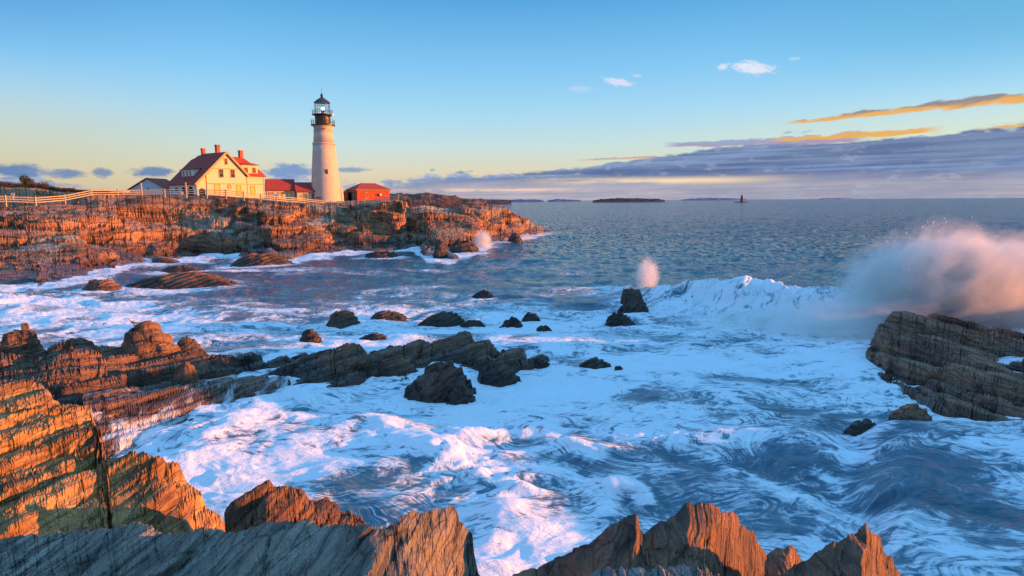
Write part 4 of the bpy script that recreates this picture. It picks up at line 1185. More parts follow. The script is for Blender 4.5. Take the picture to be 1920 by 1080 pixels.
M_white = mat_clap('cream_clapboard', (0.66, 0.58, 0.42))
M_trim = plain('buff_trim', (0.50, 0.27, 0.10), 0.6)
M_wtrim = plain('white_trim', (0.80, 0.79, 0.76), 0.55, 0.06)
M_roof = mat_shingle('red_shingles', (0.42, 0.048, 0.030), (0.50, 0.065, 0.04))
M_brick = mat_brick('chimney_brick', (0.50, 0.11, 0.06), (0.40, 0.09, 0.05), (0.45, 0.25, 0.18))
M_rbrick = mat_brick('red_brick', (0.52, 0.075, 0.035), (0.42, 0.06, 0.03), (0.45, 0.14, 0.08))
M_shade = plain('amber_blind', (0.80, 0.46, 0.06), 0.6, 0.08)
M_dark = plain('dark_opening', (0.012, 0.011, 0.012), 0.7)
M_black = plain('black_paint', (0.035, 0.026, 0.022), 0.45, 0.3, 3.0)
M_rdoor = plain('grey_green_door', (0.16, 0.20, 0.17), 0.6)
M_iron = plain('iron', (0.06, 0.05, 0.045), 0.5, 0.2, 6.0)
M_fence = plain('weathered_fence_wood', (0.52, 0.40, 0.27), 0.8, 0.25, 3.0)
def glass_mat(name, base=(0.03, 0.035, 0.04)):
    m, T, bs, out = new_mat(name)
    T.put(bs.inputs['Base Color'], base + (1,)); T.put(bs.inputs['Roughness'], 0.06)
    return m
M_glass = glass_mat('window_glass')
mt_, T_, bs_, _o = new_mat('tower_render')
P_ = T_.n('ShaderNodeTexCoord').outputs['Object']
kx = T_.mr(T_.noise(P_, 0.7, 5, 0.6), 0.3, 0.7, 0.90, 1.03)
T_.put(bs_.inputs['Base Color'], T_.mix(1.0, (0.57, 0.50, 0.41, 1), T_.xyz(kx, kx, kx), 'MULTIPLY'))
T_.put(bs_.inputs['Roughness'], 0.7)
T_.put(bs_.inputs['Normal'], bump(T_, T_.add(T_.voro(P_, 2.2), T_.noise(P_, 5, 4, .6)), 0.35, 0.08))
M_tower = mt_

def window(parent, name, c, w, h, face='y', mats=(None, None), bars=True, mull=0.05):
    """framed window on a wall whose outside faces -y ('y') or -x ('x'); c = centre on the wall plane"""
    fm, pm = mats
    M = MB(); t = 0.13; o = 0.09
    def bx(a0, a1, z0, z1, d0, d1, mb):
        if face == 'y':
            mb.box((c[0] + a0, c[1] - d1, c[2] + z0), (c[0] + a1, c[1] - d0, c[2] + z1))
        else:
            mb.box((c[0] - d1, c[1] + a0, c[2] + z0), (c[0] - d0, c[1] + a1, c[2] + z1))
    hw, hh = w / 2, h / 2
    bx(-hw, -hw + t, -hh, hh, -0.02, o, M); bx(hw - t, hw, -hh, hh, -0.02, o, M)
    bx(-hw + t, hw - t, hh - t, hh, -0.02, o, M); bx(-hw + t, hw - t, -hh, -hh + t, -0.02, o + .03, M)
    if bars:
        bx(-hw + t, hw - t, -mull / 2, mull / 2, -0.01, 0.06, M)
        bx(-mull / 2, mull / 2, mull / 2, hh - t, -0.01, 0.055, M)
    f = M.build(name, fm, parent)
    G = MB(); bx(-hw + t, hw - t, -hh + t, hh - t, -0.03, 0.025, G)
    G.build('pane', pm, f)
    return f

# ---- the tower
TY = 158.0
tp = at(612, 377.5, TY)
SCL = TY / 150.0
def tz(zoomy): return (985 - zoomy) * 0.02777 * SCL
def tr(w): return w * 0.02777 / 2 * SCL
tower = thing('lighthouse', 'tall white conical lighthouse tower with black lantern drum on the headland', 'lighthouse', tp)
b = MB()
prof_t = [(tr(252), -1.5), (tr(248), 0.0), (tr(240), tz(930)), (tr(229), tz(845)), (tr(215), tz(760)), (tr(201), tz(670)), (tr(188), tz(590)), (tr(177), tz(522))]
b.lathe(prof_t, 48); b.build('tower_shaft', M_tower, tower, True)
b = MB(); b.lathe([(tr(176), tz(522)), (tr(188), tz(519)), (tr(188), tz(511)), (tr(168), tz(506))], 48); b.build('belt_course', M_tower, tower)
b = MB(); b.lathe([(tr(166), tz(507)), (tr(158), tz(450)), (tr(152), tz(421))], 48)
b.lathe([(tr(152), tz(421)), (tr(157), tz(419)), (tr(157), tz(414)), (tr(151), tz(412))], 48, cap=False)
b.lathe([(tr(151), tz(413)), (tr(150), tz(390)), (tr(160), tz(376)), (tr(176), tz(371))], 48); b.build('upper_shaft', M_tower, tower, True)
b = MB(); b.lathe([(tr(178), tz(372)), (tr(192), tz(370)), (tr(192), tz(362)), (tr(130), tz(361))], 40); b.build('gallery_deck', M_black, tower)
b = MB(); b.lathe([(tr(126), tz(361)), (tr(128), tz(358)), (tr(124), tz(350)), (tr(124), tz(300)), (tr(130), tz(290)), (tr(150), tz(285))], 40); b.build('lantern_drum', M_black, tower)
b = MB(); b.lathe([(tr(150), tz(286)), (tr(168), tz(284)), (tr(168), tz(279)), (tr(112), tz(278))], 40); b.build('gallery_deck', M_black, tower)
def rail(dia, z0, h, n, nr):
    M = MB(); r = tr(dia)
    for i in range(n):
        a = 2 * math.pi * i / n
        M.tube((r * math.cos(a), r * math.sin(a), z0), (r * math.cos(a), r * math.sin(a), z0 + h), 0.035, seg=5)
    for j in range(1, nr + 1):
        zz_ = z0 + h * j / nr
        for i in range(32):
            a = 2 * math.pi * i / 32; c = 2 * math.pi * (i + 1) / 32
            M.tube((r * math.cos(a), r * math.sin(a), zz_), (r * math.cos(c), r * math.sin(c), zz_), 0.03, seg=5)
    return M.build('gallery_railing', M_iron, tower)
rail(186, tz(362), 1.15, 20, 3)
rail(162, tz(279), 1.0, 16, 2)
# lantern room: frame bars, panes, lamp
b = MB()
for i in range(12):
    a = 2 * math.pi * (i + .3) / 12
    b.tube((tr(120) * math.cos(a), tr(120) * math.sin(a), tz(279)), (tr(120) * math.cos(a), tr(120) * math.sin(a), tz(184)), 0.045, seg=5)
for zq in (tz(277), tz(247), tz(216), tz(186)):
    for i in range(24):
        a = 2 * math.pi * i / 24; c = 2 * math.pi * (i + 1) / 24
        b.tube((tr(120) * math.cos(a), tr(120) * math.sin(a), zq), (tr(120) * math.cos(c), tr(120) * math.sin(c), zq), 0.04, seg=5)
lf = b.build('lantern_frame', M_iron, tower)
mg, Tg, bg_, og_ = new_mat('lantern_glass')
tr_ = Tg.n('ShaderNodeBsdfTransparent'); gl_ = Tg.n('ShaderNodeBsdfGlossy'); mx_ = Tg.n('ShaderNodeMixShader')
Tg.put(gl_.inputs['Roughness'], 0.05); Tg.put(mx_.inputs[0], 0.14)
Tg.t.links.new(tr_.outputs[0], mx_.inputs[1]); Tg.t.links.new(gl_.outputs[0], mx_.inputs[2]); Tg.t.links.new(mx_.outputs[0], og_.inputs[0])
b = MB(); b.lathe([(tr(117), tz(278)), (tr(117), tz(185))], 36, cap=False); b.build('pane', mg, lf)
ml, Tl, bl, ol = new_mat('lit_lamp')
Tl.put(bl.inputs['Base Color'], (1, 0.9, 0.7, 1)); Tl.put(bl.inputs['Emission Color'], (1.0, 0.86, 0.55, 1)); Tl.put(bl.inputs['Emission Strength'], 4.0)
b = MB(); b.lathe([(0.1, tz(246)), (0.34, tz(243)), (0.40, tz(236)), (0.34, tz(229)), (0.1, tz(226))], 20, cx=0.35, cy=-0.9); b.build('lamp', ml, tower, True)
b = MB(); b.lathe([(0.5, tz(279)), (0.35, tz(262)), (0.5, tz(252))], 16, cx=0.2, cy=-0.55); b.build('lamp_pedestal', M_iron, tower)
b = MB(); b.lathe([(tr(128), tz(188)), (tr(132), tz(184)), (tr(92), tz(166)), (tr(52), tz(152)), (tr(20), tz(142)), (tr(16), tz(136))], 28)
b.lathe([(0.14, tz(138)), (0.33, tz(133)), (0.36, tz(126)), (0.26, tz(119)), (0.10, tz(114)), (0.04, tz(100)), (0.025, tz(64))], 14)
b.build('lantern_roof', M_black, tower)
b = MB(); b.lathe([(0.20, -0.3), (0.32, -0.1), (0.32, 0.25), (0.18, 0.4)], 12, cx=tr(176), cy=-0.9); fs = b.build('fog_sensor', M_wtrim, tower); fs.location.z = tz(288)
def tower_window(px, zc, w, h, name='window'):
    r = np.interp(zc, [q[1] for q in prof_t], [q[0] for q in prof_t]) if zc < tz(522) else tr(153)
    sx = px / r
    yy = -r * math.sqrt(max(0.0, 1 - sx * sx))
    e = thing.__wrapped__ if False else None
    M = MB(); M.box((-w / 2 - .08, -.05, -h / 2 - .08), (w / 2 + .08, .25, h / 2 + .08))
    o = M.build(name, M_trim, tower); o.location = (px, yy, zc); o.rotation_euler = (0, 0, math.asin(sx))
    M = MB(); M.box((-w / 2, -.075, -h / 2), (w / 2, .1, h / 2)); M.build('pane', M_glass, o)
tower_window(1.20, tz(745), 0.48, 1.0)
tower_window(0.85, tz(398), 0.22, 0.22, 'port_hole')
b = MB(); b.prism([(tr(215), 0.4, -1), (tr(262), 0.4, -1), (tr(256), 0.4, 1.6), (tr(240), 0.4, 3.4), (tr(205), 0.4, 3.4)], (0, 1.6, 0)); b.build('buttress', M_tower, tower)
b = MB(); b.tube((-0.6, -4.6, -1.0), (-0.6, -4.6, 0.75), 0.07); b.bar((-1.1, -4.6, 0.85), (0.15, -4.6, 0.95), 0.25, 0.2); b.box((-0.75, -4.75, 0.6), (-0.45, -4.45, 1.0))
tl = b.build('lookout_telescope', M_iron); tl.location = tp
tag(recentre(tl, (tp[0] - 0.6, tp[1] - 4.6, tp[2] - 1.0)) if False else tl, 'small black viewing scope on a post before the lighthouse base', 'telescope')

# ---- keeper's house
HY = 140.0
hp = at(388, 366.5, HY)
HROT = math.atan2(0.809, 0.588)
house = thing('house', 'large two storey cream house with steep red roof beside the lighthouse', 'house', hp, HROT)
W0, W1 = -2.3, 9.7; AP = 4.9; ZA = 9.4; D_ = 11.7
def slopeL(a): return 2.6 + (ZA - 2.6) / (AP + 2.3) * (a + 2.3)
b = MB()
b.prism([(0, 0, -2.5), (W1, 0, -3.0), (W1, 0, 4.55), (AP, 0, ZA - 0.12), (0, 0, slopeL(0) - 0.12)], (0, D_, 0))
b.build('wall', M_white, house)
b = MB()   # right hand wing, set back a little
b.prism([(W1 - 0.5, 0.35, -3.2), (14.1, 0.35, -3.4), (14.1, 0.35, 4.4), (W1 - 0.5, 0.35, 4.4)], (0, 7.0, 0)); b.build('wing_wall', M_white, house)
# roofs
def slab(poly, th=0.18):
    n = (Vector(poly[1]) - Vector(poly[0])).cross(Vector(poly[2]) - Vector(poly[0])).normalized()
    if n.z < 0: n = -n
    return [tuple(Vector(p)) for p in poly], tuple(n * th)
roof = MB()
oh = 0.45
p, d = slab([(-2.6, -oh, slopeL(-2.6)), (AP, -oh, ZA), (AP, 9.2, ZA), (3.4, D_ + .3, slopeL(3.4)), (-2.6, D_ + .3, slopeL(-2.6))]); roof.prism(p, d)
p, d = slab([(AP, -oh, ZA), (W1 + 0.35, -oh, ZA - 1.0 * (W1 + .35 - AP)), (W1 + .35, D_ + .3, ZA - 1.0 * (W1 + .35 - AP)), (6.3, D_ + .3, ZA - 1.4), (AP, 9.2, ZA)]); roof.prism(p, d)
p, d = slab([(3.4, D_ + .3, slopeL(3.4)), (AP, 9.2, ZA), (6.3, D_ + .3, ZA - 1.4)]); roof.prism(p, d)
roof_o = roof.build('roof', M_roof, house)
b = MB()
for a0, z0, a1, z1 in ((-2.65, slopeL(-2.65), AP, ZA), (W1 + .4, ZA - (W1 + .4 - AP), AP, ZA)):
    b.bar((a0, -oh - .06, z0 + 0.02), (a1, -oh - .06, z1 + 0.02), 0.12, 0.42)
b.build('barge_board', M_trim, roof_o)
b = MB()
HIPX, RY, RZ = 11.2, 3.9, 8.7
p, d = slab([(7.2, RY, RZ), (HIPX, RY, RZ), (13.0, 1.7, 6.6), (14.5, 0.0, 4.35), (9.2, 0.0, 4.35)]); b.prism(p, d)
p, d = slab([(HIPX, RY, RZ), (13.0, 1.7, 6.6), (14.5, 0.0, 4.35), (14.5, 7.7, 4.35), (13.0, 6.0, 6.6)]); b.prism(p, d)
p, d = slab([(7.2, RY, RZ), (HIPX, RY, RZ), (13.0, 6.0, 6.6), (14.5, 7.7, 4.35), (9.2, 7.7, 4.35)]); b.prism(p, d)
b.build('wing_roof', M_roof, house)
# chimneys
for (cx_, cy_, z0, z1, s_) in ((AP - .1, 9.0, 8.6, 10.75, .72), (AP - .25, 2.7, 8.6, 11.2, .78), (10.9, RY, 8.0, 10.4, .80)):
    b = MB(); b.box((cx_ - s_ / 2, cy_ - s_ / 2, z0), (cx_ + s_ / 2, cy_ + s_ / 2, z1)); b.box((cx_ - s_ / 2 - .07, cy_ - s_ / 2 - .07, z1 - .28), (cx_ + s_ / 2 + .07, cy_ + s_ / 2 + .07, z1 - .06))
    b.build('chimney', M_brick, roof_o)
# trim on the front
b = MB(); b.box((0, -.07, 2.50), (W1, 0.02, 2.68)); b.box((1.45, -.07, 5.78), (8.4, 0.02, 5.94)); b.box((W1, .28, 2.50), (14.12, .37, 2.66)); b.box((-.02, -.06, -2.5), (.14, .02, 4.6)); b.box((9.56, -.06, -2.5), (W1 + .02, .02, 4.4)); b.box((13.98, .28, -3), (14.14, .37, 4.3)); b.build('trim', M_trim, house)
WM = (M_trim, M_glass)
window(house, 'window', (4.85, 0, 7.45), 0.8, 1.45, 'y', WM)
window(house, 'window', (3.55, 0, 4.85), 1.15, 1.9, 'y', WM)
window(house, 'window', (6.25, 0, 4.85), 1.15, 1.9, 'y', WM)
WB = (M_trim, M_shade)
window(house, 'window', (2.45, 0, 1.35), 1.35, 2.2, 'y', WB, False)
window(house, 'window', (7.5, 0, 1.2), 1.25, 2.2, 'y', WB, False)
window(house, 'window', (11.2, 0.35, 1.2), 1.15, 2.1, 'y', WB, False)
b = MB(); b.lathe([(0.30, -.02), (0.56, -.02), (0.56, .10), (0.30, .10)], 28); o = b.build('round_window', M_trim, house); o.rotation_euler = (math.pi / 2, 0, 0); o.location = (5.3, 0, 1.95)
b = MB(); b.lathe([(0.02, -.01), (0.33, -.01), (0.33, .06), (0.02, .06)], 28); b.build('pane', M_glass, o)
# wing dormer
b = MB(); b.box((8.6, 0.30, 4.75), (12.7, 4.0, 6.85)); dm = b.build('dormer', M_white, house)
b = MB(); p, d = slab([(8.3, 0.0, 6.86), (13.0, 0.0, 6.86), (13.0, 4.2, 7.6), (8.3, 4.2, 7.6)], .14); b.prism(p, d); b.build('dormer_roof', M_roof, dm)
window(dm, 'window', (9.75, 0.30, 5.75), 1.0, 1.3, 'y', WM)
window(dm, 'window', (11.75, 0.30, 5.75), 1.0, 1.3, 'y', WM)
# long dormer on the shaded slope
b = MB(); b.prism([(-0.75, 3.5, 3.9), (-0.75, 3.5, 5.65), (1.4, 3.5, 5.9), (1.4, 3.5, 5.6)], (0, 4.9, 0)); dl = b.build('dormer', M_wtrim, house)
b = MB(); p, d = slab([(-1.1, 3.1, 5.62), (1.6, 3.1, 6.05), (1.6, 8.8, 6.05), (-1.1, 8.8, 5.62)], .14); b.prism(p, d); b.build('dormer_roof', M_roof, dl)
for yy in (4.7, 6.1, 7.5):
    window(dl, 'window', (-0.75, yy, 4.8), 0.95, 1.35, 'x', (M_wtrim, M_glass), False)
b = MB(); b.prism([(0.9, 2.2, 5.0), (0.9, 3.0, 5.0), (0.9, 2.6, 5.9)], (1.6, 0, 0.1)); b.build('dormer', M_wtrim, house)
# porch under the left eave, with round arches
def arch_wall(u0, u1, z0, z1, arches, th, axis):
    """strip wall in u with arched openings (centre, halfwidth, spring height)"""
    M = MB(); n = int((u1 - u0) / 0.1)
    for i in range(n):
        a = u0 + (u1 - u0) * i / n; c = u0 + (u1 - u0) * (i + 1) / n; mid_ = (a + c) / 2
        zb = z0
        for (ac, ah, asp) in arches:
            if abs(mid_ - ac) < ah:
                zb = asp + math.sqrt(ah * ah - (mid_ - ac) ** 2) * 0.9
        if zb < z1 - 0.01:
            if axis == 'x':
                M.box((a, 0, zb), (c, th, z1))
            else:
                M.box((0, a, zb), (th, c, z1))
    return M
o = arch_wall(0, D_, -1.5, 2.58, [(2.6, 1.15, 0.9), (5.6, 1.1, .9), (8.6, 1.1, .9), (10.8, .6, .9)], 0.2, 'y').build('porch_arcade', M_wtrim, house); o.location = (-2.1, 0, 0)
o = arch_wall(-2.1, 0.0, -1.5, 2.58, [(-1.0, 0.72, 0.9)], 0.2, 'x').build('porch_arcade', M_white, house); o.location = (0, -0.01, 0)
b = MB(); b.prism([(-2.1, -.005, 2.56), (0, -.005, 2.56), (0, -.005, slopeL(0) - .2), (-2.1, -.005, 2.62)], (0, .2, 0)); b.build('porch_gable', M_white, house)
b = MB(); b.box((-.06, 0.3, -1.5), (-.012, D_ - .1, 2.55)); b.build('porch_shade_sheet', M_dark, house)  # black sheet stands in for the shade inside the porch
b = MB(); b.tube((0.05, -.12, -2.0), (0.05, -.12, slopeL(0) - .5), 0.06); b.build('downspout', M_trim, house)
b = MB()
for i in range(14):
    yy = 3.2 + i * .38
    b.box((-3.35, yy, -1.2), (-3.29, yy + .16, 0.75 + .25 * math.sin(i * math.pi / 6.5) ** 2))
b.box((-3.29, 3.1, .1), (-3.24, 8.6, .22)); b.box((-3.29, 3.1, -.5), (-3.24, 8.6, -.38))
gz = b.build('picket_fence', M_wtrim); gz.location = house.location; gz.rotation_euler = house.rotation_euler
tag(gz, 'white picket fence along the shaded porch of the cream house', 'picket fence')

# ---- low red roofed link and white shed: fronts face the cove
LROT = math.atan2(0.41, 0.91)
lp = at(501, 374.0, 152.0)
link = thing('link_building', 'low cream wing with red roof joining house and white shed', 'building', lp, LROT)
sc = 152.0 / FPX
Lw = 46 * sc / 0.92
b = MB(); b.prism([(0, 0, -2), (0, 0, 2.35), (0, 2.2, 4.6), (0, 4.4, 2.35), (0, 4.4, -2)], (Lw, 0, 0)); b.build('wall', M_white, link)
b = MB()
p, d = slab([(-.1, -.35, 2.05), (Lw + .15, -.35, 2.05), (Lw + .15, 2.2, 4.7), (-.1, 2.2, 4.7)]); b.prism(p, d)
p, d = slab([(-.1, 4.75, 2.05), (Lw + .15, 4.75, 2.05), (Lw + .15, 2.2, 4.7), (-.1, 2.2, 4.7)]); b.prism(p, d); b.build('roof', M_roof, link)
window(link, 'door', (0.95, 0, 0.4), 1.15, 2.6, 'y', (M_trim, M_trim), False)
window(link, 'window', (3.0, 0, 0.9), 1.05, 1.6, 'y', WB, False)
window(link, 'window', (4.9, 0, 0.9), 0.95, 1.6, 'y', (M_trim, plain('sun_reflection_pane', (0.9, 0.62, 0.2), 0.25, 0.05)), False)  # last pane: bright colour paints in the sun reflected by the glass
sp_ = at(557.5, 375.8, 153.6)
shed = thing('shed', 'small white shed with red roof against the foot of the lighthouse', 'shed', sp_, LROT)
Sw = 42 * 151 / FPX / .93
b = MB(); b.prism([(0, 0, -2), (0, 0, 2.15), (0, 2.4, 4.1), (0, 4.8, 2.15), (0, 4.8, -2)], (Sw, 0, 0)); b.build('wall', M_white, shed)
b = MB()
p, d = slab([(-.3, -.35, 1.95), (Sw + .3, -.35, 1.95), (Sw + .3, 2.4, 4.2), (-.3, 2.4, 4.2)]); b.prism(p, d)
p, d = slab([(-.3, 5.15, 1.95), (Sw + .3, 5.15, 1.95), (Sw + .3, 2.4, 4.2), (-.3, 2.4, 4.2)]); b.prism(p, d); b.build('roof', M_roof, shed)
window(shed, 'door', (1.95, 0, 0.65), 0.95, 2.1, 'y', (M_trim, M_rdoor), False)
window(shed, 'window', (3.75, 0, 1.0), 0.9, 1.35, 'y', WM)
b = MB(); b.box((0.75, -.05, .75), (1.15, .02, 1.25)); b.build('plaque', M_trim, shed)

# ---- red brick building
bp = at(670, 378.0, 164)
oil = thing('brick_building', 'low red brick building with hipped red roof right of the lighthouse', 'building', bp, math.radians(38))
Bw, Bd = 9.2, 6.2
b = MB(); b.box((0, 0, -2.5), (Bw, Bd, 3.05)); b.build('wall', M_rbrick, oil)
b = MB()
e = .45; rz = 4.75
A_, B_, C_, E_ = (-e, -e, 3.02), (Bw + e, -e, 3.02), (Bw + e, Bd + e, 3.02), (-e, Bd + e, 3.02)
r1_, r2_ = (2.6, Bd / 2, rz), (Bw - 2.6, Bd / 2, rz)
b.addv([A_, B_, C_, E_, r1_, r2_], [(0, 1, 5, 4), (1, 2, 5), (2, 3, 4, 5), (3, 0, 4), (3, 2, 1, 0)]); b.build('roof', M_roof, oil)
b = MB(); b.box((-e + .08, -e + .08, 2.86), (Bw + e - .08, Bd + e - .08, 3.015)); b.build('cornice', M_trim, oil)
window(oil, 'window', (2.5, 0, 1.5), 0.95, 1.7, 'y', (M_trim, M_rbrick), False)
window(oil, 'window', (5.9, 0, 1.65), 1.35, 0.95, 'y', (M_rbrick, M_glass), False)
b = MB(); b.box((6.25, -.16, 1.55), (6.75, .02, 1.95)); b.build('vent_box', M_wtrim, oil)
b = MB(); b.box((-.06, 3.1, -2.0), (.02, 4.7, 2.35)); b.build('doorway', M_dark, oil)
b = MB(); b.box((-.12, 1.2, -2.0), (.02, 2.95, 2.3)); b.build('door', M_rdoor, oil)
b = MB(); b.box((-.35, .5, 2.45), (.02, 5.2, 2.6)); b.build('door_hood', M_trim, oil)
b = MB(); b.prism([(0, 0, -1), (1.5, 0, -1), (1.5, 0, 2.2), (.75, 0, 2.9), (0, 0, 2.2)], (0, 2.5, 0)); o = b.build('brick_annex', M_rbrick); q = at(641, 379, 166); o.location = q
tag(o, 'sliver of a small brick outbuilding between lighthouse and brick building', 'outbuilding')

# ---- garage far left
gp = at(255, 366.5, 152)
gar = thing('garage', 'white gabled outbuilding with dark red roof left of the house', 'garage', gp, HROT + math.radians(31))
gx = 60 * 152 / FPX
b = MB()
# gable end faces -x (shaded), ridge runs along +x
Gd = 8.6
b.prism([(0, 0, -2), (0, 0, 1.4), (0, Gd / 2, 3.7), (0, Gd, 1.4), (0, Gd, -2)], (6.5, 0, 0)); gw = b.build('wall', plain('grey_white_boards', (0.62, 0.63, 0.66), 0.6, 0.08), gar)
b = MB()
p, d = slab([(-.3, -.4, 1.25), (6.8, -.4, 1.25), (6.8, Gd / 2, 3.8), (-.3, Gd / 2, 3.8)]); b.prism(p, d)
p, d = slab([(-.3, Gd + .4, 1.25), (6.8, Gd + .4, 1.25), (6.8, Gd / 2, 3.8), (-.3, Gd / 2, 3.8)]); b.prism(p, d); b.build('roof', M_roof, gar)
b = MB(); b.box((-.04, Gd / 2 - .2, 1.3), (.02, Gd / 2 + .2, 1.6)); b.build('vent', M_dark, gar)
gar.location = at(312, 366.5, 146)
# ------------------------------------------------------------------ fence
fence_pts = [(-40, 386, 106), (11, 382, 108), (67, 384.4, 110), (122, 379.7, 115), (172, 369.5, 120), (221, 369, 123), (266, 368, 125), (309, 367.5, 126), (349.5, 366.7, 126.5),
             (388, 367.5, 127), (424, 368.5, 127.5), (457, 371.7, 128.5), (489, 376.2, 131), (518.7, 379.5, 133), (547, 381.5, 136), (569, 383, 138.5), (595.5, 386, 141), (620.7, 388.5, 143), (645.5, 390, 144),
             (671.5, 389.5, 144), (697, 386, 143), (722, 381, 141), (747, 377, 139.5)]
fp = [at(*p) for p in fence_pts]
fence = thing('rail_fence', 'long weathered three rail fence running along the top of the rocks', 'fence', (fp[8][0], fp[8][1], fp[8][2]))
fo = np.array(fp[8])
for i, p in enumerate(fp):
    q = p - fo
    b = MB(); hgt = 2.55 if i in (6, 8) else 1.42
    b.box((q[0] - .11, q[1] - .11, q[2] - .5), (q[0] + .11, q[1] + .11, q[2] + hgt)); b.build('post', M_fence, fence)
for p, r in zip(fp[:-1], fp[1:]):
    for h in (0.42, 0.80, 1.18):
        b = MB(); a = Vector(p - fo) + Vector((0, 0, h)); c = Vector(r - fo) + Vector((0, 0, h)); b.bar(a, c, .07, .15); b.build('rail', M_fence, fence)

# ------------------------------------------------------------------ bushes on the left hill, and bits near the fence
def leaf_mat(name, a, bcol):
    m, T, bs, out = new_mat(name)
    P = T.n('ShaderNodeNewGeometry').outputs['Position']
    T.put(bs.inputs['Base Color'], T.mix(T.mr(T.noise(P, 1.6, 3, .6), .35, .65), a + (1,), bcol + (1,)))
    T.put(bs.inputs['Roughness'], 0.7)
    return m
M_ever = leaf_mat('dark_evergreen', (0.018, 0.035, 0.018), (0.05, 0.06, 0.025))
M_bare = leaf_mat('bare_twigs', (0.07, 0.035, 0.022), (0.13, 0.065, 0.035))
M_bark = plain('bark', (0.08, 0.05, 0.035), 0.9)
def bush(name, label, cat, base, w, h, mat, n=900, seed=1, leaf=0.28, twig=False, group=None):
    rng = random.Random(seed)
    r = thing(name, label, cat, base, 0, group)
    b = MB(); k = 7 if not twig else 14
    tips = []
    for i in range(k):
        a = rng.uniform(0, 6.28); rr = rng.uniform(.1, .46)
        t = (math.cos(a) * rr * w, math.sin(a) * rr * w, h * rng.uniform(.5, 1.0) * (1 - rr * .8))
        b.tube((rng.uniform(-.1, .1) * w, rng.uniform(-.1, .1) * w, -.4), t, .05 + .02 * h, .02, 5); tips.append(t)
    b.build('trunk' if not twig else 'stem', M_bark, r)
    b = MB()
    for i in range(n):
        t = rng.choice(tips); s = rng.uniform(.35, 1.0)
        c = Vector(t) * s + Vector((rng.gauss(0, .10 * w), rng.gauss(0, .10 * w), rng.gauss(0, .09 * h)))
        c.z = max(c.z, 0.0)
        d1 = Vector((rng.gauss(0, 1), rng.gauss(0, 1), rng.gauss(0, 1))).normalized()
        d2 = d1.orthogonal().normalized()
        L = leaf * rng.uniform(.6, 1.5); wd = L * (.12 if twig else .45)
        b.addv([c - d1 * L, c + d2 * wd, c + d1 * L, c - d2 * wd], [(0, 1, 2, 3)])
    o = link_mesh('crown', b.v, b.f, mat, r)
    return r
BX = [('pine_tree', 'dark ragged evergreen on the hill crest, tallest of the bushes', 'tree', 48, 347, 168, 19, 21, M_ever, 900, False),
      ('shrub', 'brown bare shrub just right of the evergreen on the hill', 'shrub', 68, 353, 166, 18, 16, M_bare, 700, True),
      ('shrub', 'bare reddish shrub with upright twigs, right of the brown shrub', 'shrub', 83, 357, 164, 17, 18, M_bare, 700, True),
      ('shrub', 'low dark shrub tailing off down the slope to the right', 'shrub', 96, 360, 163, 18, 12, M_ever, 500, True)]
for (nm, lb, ct, px, py, Y, w, h, mt, n, tw) in BX:
    s = Y / FPX
    p = at(px, py, Y)
    bush(nm, lb, ct, p, w * s * 1.3, h * s, mt, n, px, leaf=0.22 if not tw else 0.3, twig=tw)
# brush along the crest: uncountable
rng = random.Random(4)
b = MB()
for i in range(5200):
    px = rng.uniform(-60, 215)
    Y = rng.uniform(166, 186) if px < 60 else rng.uniform(160, 178)
    x = (px - 960) / FPX * Y
    z = ground_z(x, Y)
    hh = rng.uniform(.2, .9) * (1.3 if px < 35 or 100 < px < 150 else .8)
    c = Vector((x, Y, z)); t = Vector((rng.gauss(0, .3), rng.gauss(0, .3), hh)); s = Vector((rng.uniform(.02, .05), 0, 0))
    b.addv([c - s, c + s, c + t + s * .4, c + t - s * .4], [(0, 1, 2, 3)])
    for q in range(2):
        cc = c + t * rng.uniform(.4, 1); d = Vector((rng.gauss(0, .2), rng.gauss(0, .2), rng.gauss(0, .15)))
        b.addv([cc, cc + d + Vector((0, 0, .05)), cc + d * 1.2, cc + d - Vector((0, 0, .05))], [(0, 1, 2, 3)])
tag(link_mesh('brush', b.v, b.f, M_bare), 'dark bare brush growing along the crest of the left hill', 'brush', kind='stuff')
# dry grass on the turf edge
b = MB()
for i in range(14000):
    k_ = rng.uniform(-.74, -.22); Y = rng.uniform(107, 148)
    x = k_ * Y; z = ground_z(x, Y)
    if z < 6.2 or rng.random() < .35: continue
    c = Vector((x, Y, z - .05)); t = Vector((rng.gauss(0, .16), rng.gauss(0, .16), rng.uniform(.12, .42))); s = Vector((rng.uniform(.03, .09), 0, 0))
    b.addv([c - s, c + s, c + t], [(0, 1, 2)])
tag(link_mesh('dry_grass', b.v, b.f, leaf_mat('dry_grass', (0.24, 0.11, 0.045), (0.14, 0.06, 0.025))), 'rusty dry grass growing on the turf above the rocks', 'grass', kind='stuff')
# little sign in the field
q = at(25, 372, 128)
sg = thing('sign', 'tiny white sign on a post in the field at far left', 'sign', q)
b = MB(); b.tube((0, 0, -.3), (0, 0, 0.9), .05); b.build('post', M_wtrim, sg)
b = MB(); b.box((-.32, -.05, .55), (.32, -.0, 1.1)); b.build('sign_board', M_wtrim, sg)
# bench by the link building
q = at(516, 373, 147)
bn = thing('bench', 'pale bench standing in front of the low red roofed wing', 'bench', q)
b = MB(); b.box((-.95, -.25, .42), (.95, .25, .5)); b.build('seat', M_wtrim, bn)
b = MB(); b.box((-.95, .2, .55), (.95, .26, 1.05)); b.build('backrest', M_wtrim, bn)
for sx in (-.8, .8):
    b = MB(); b.box((sx - .06, -.2, -.8), (sx + .06, -.1, .42)); b.box((sx - .06, .14, -.8), (sx + .06, .22, .9)); b.build('leg', M_wtrim, bn)

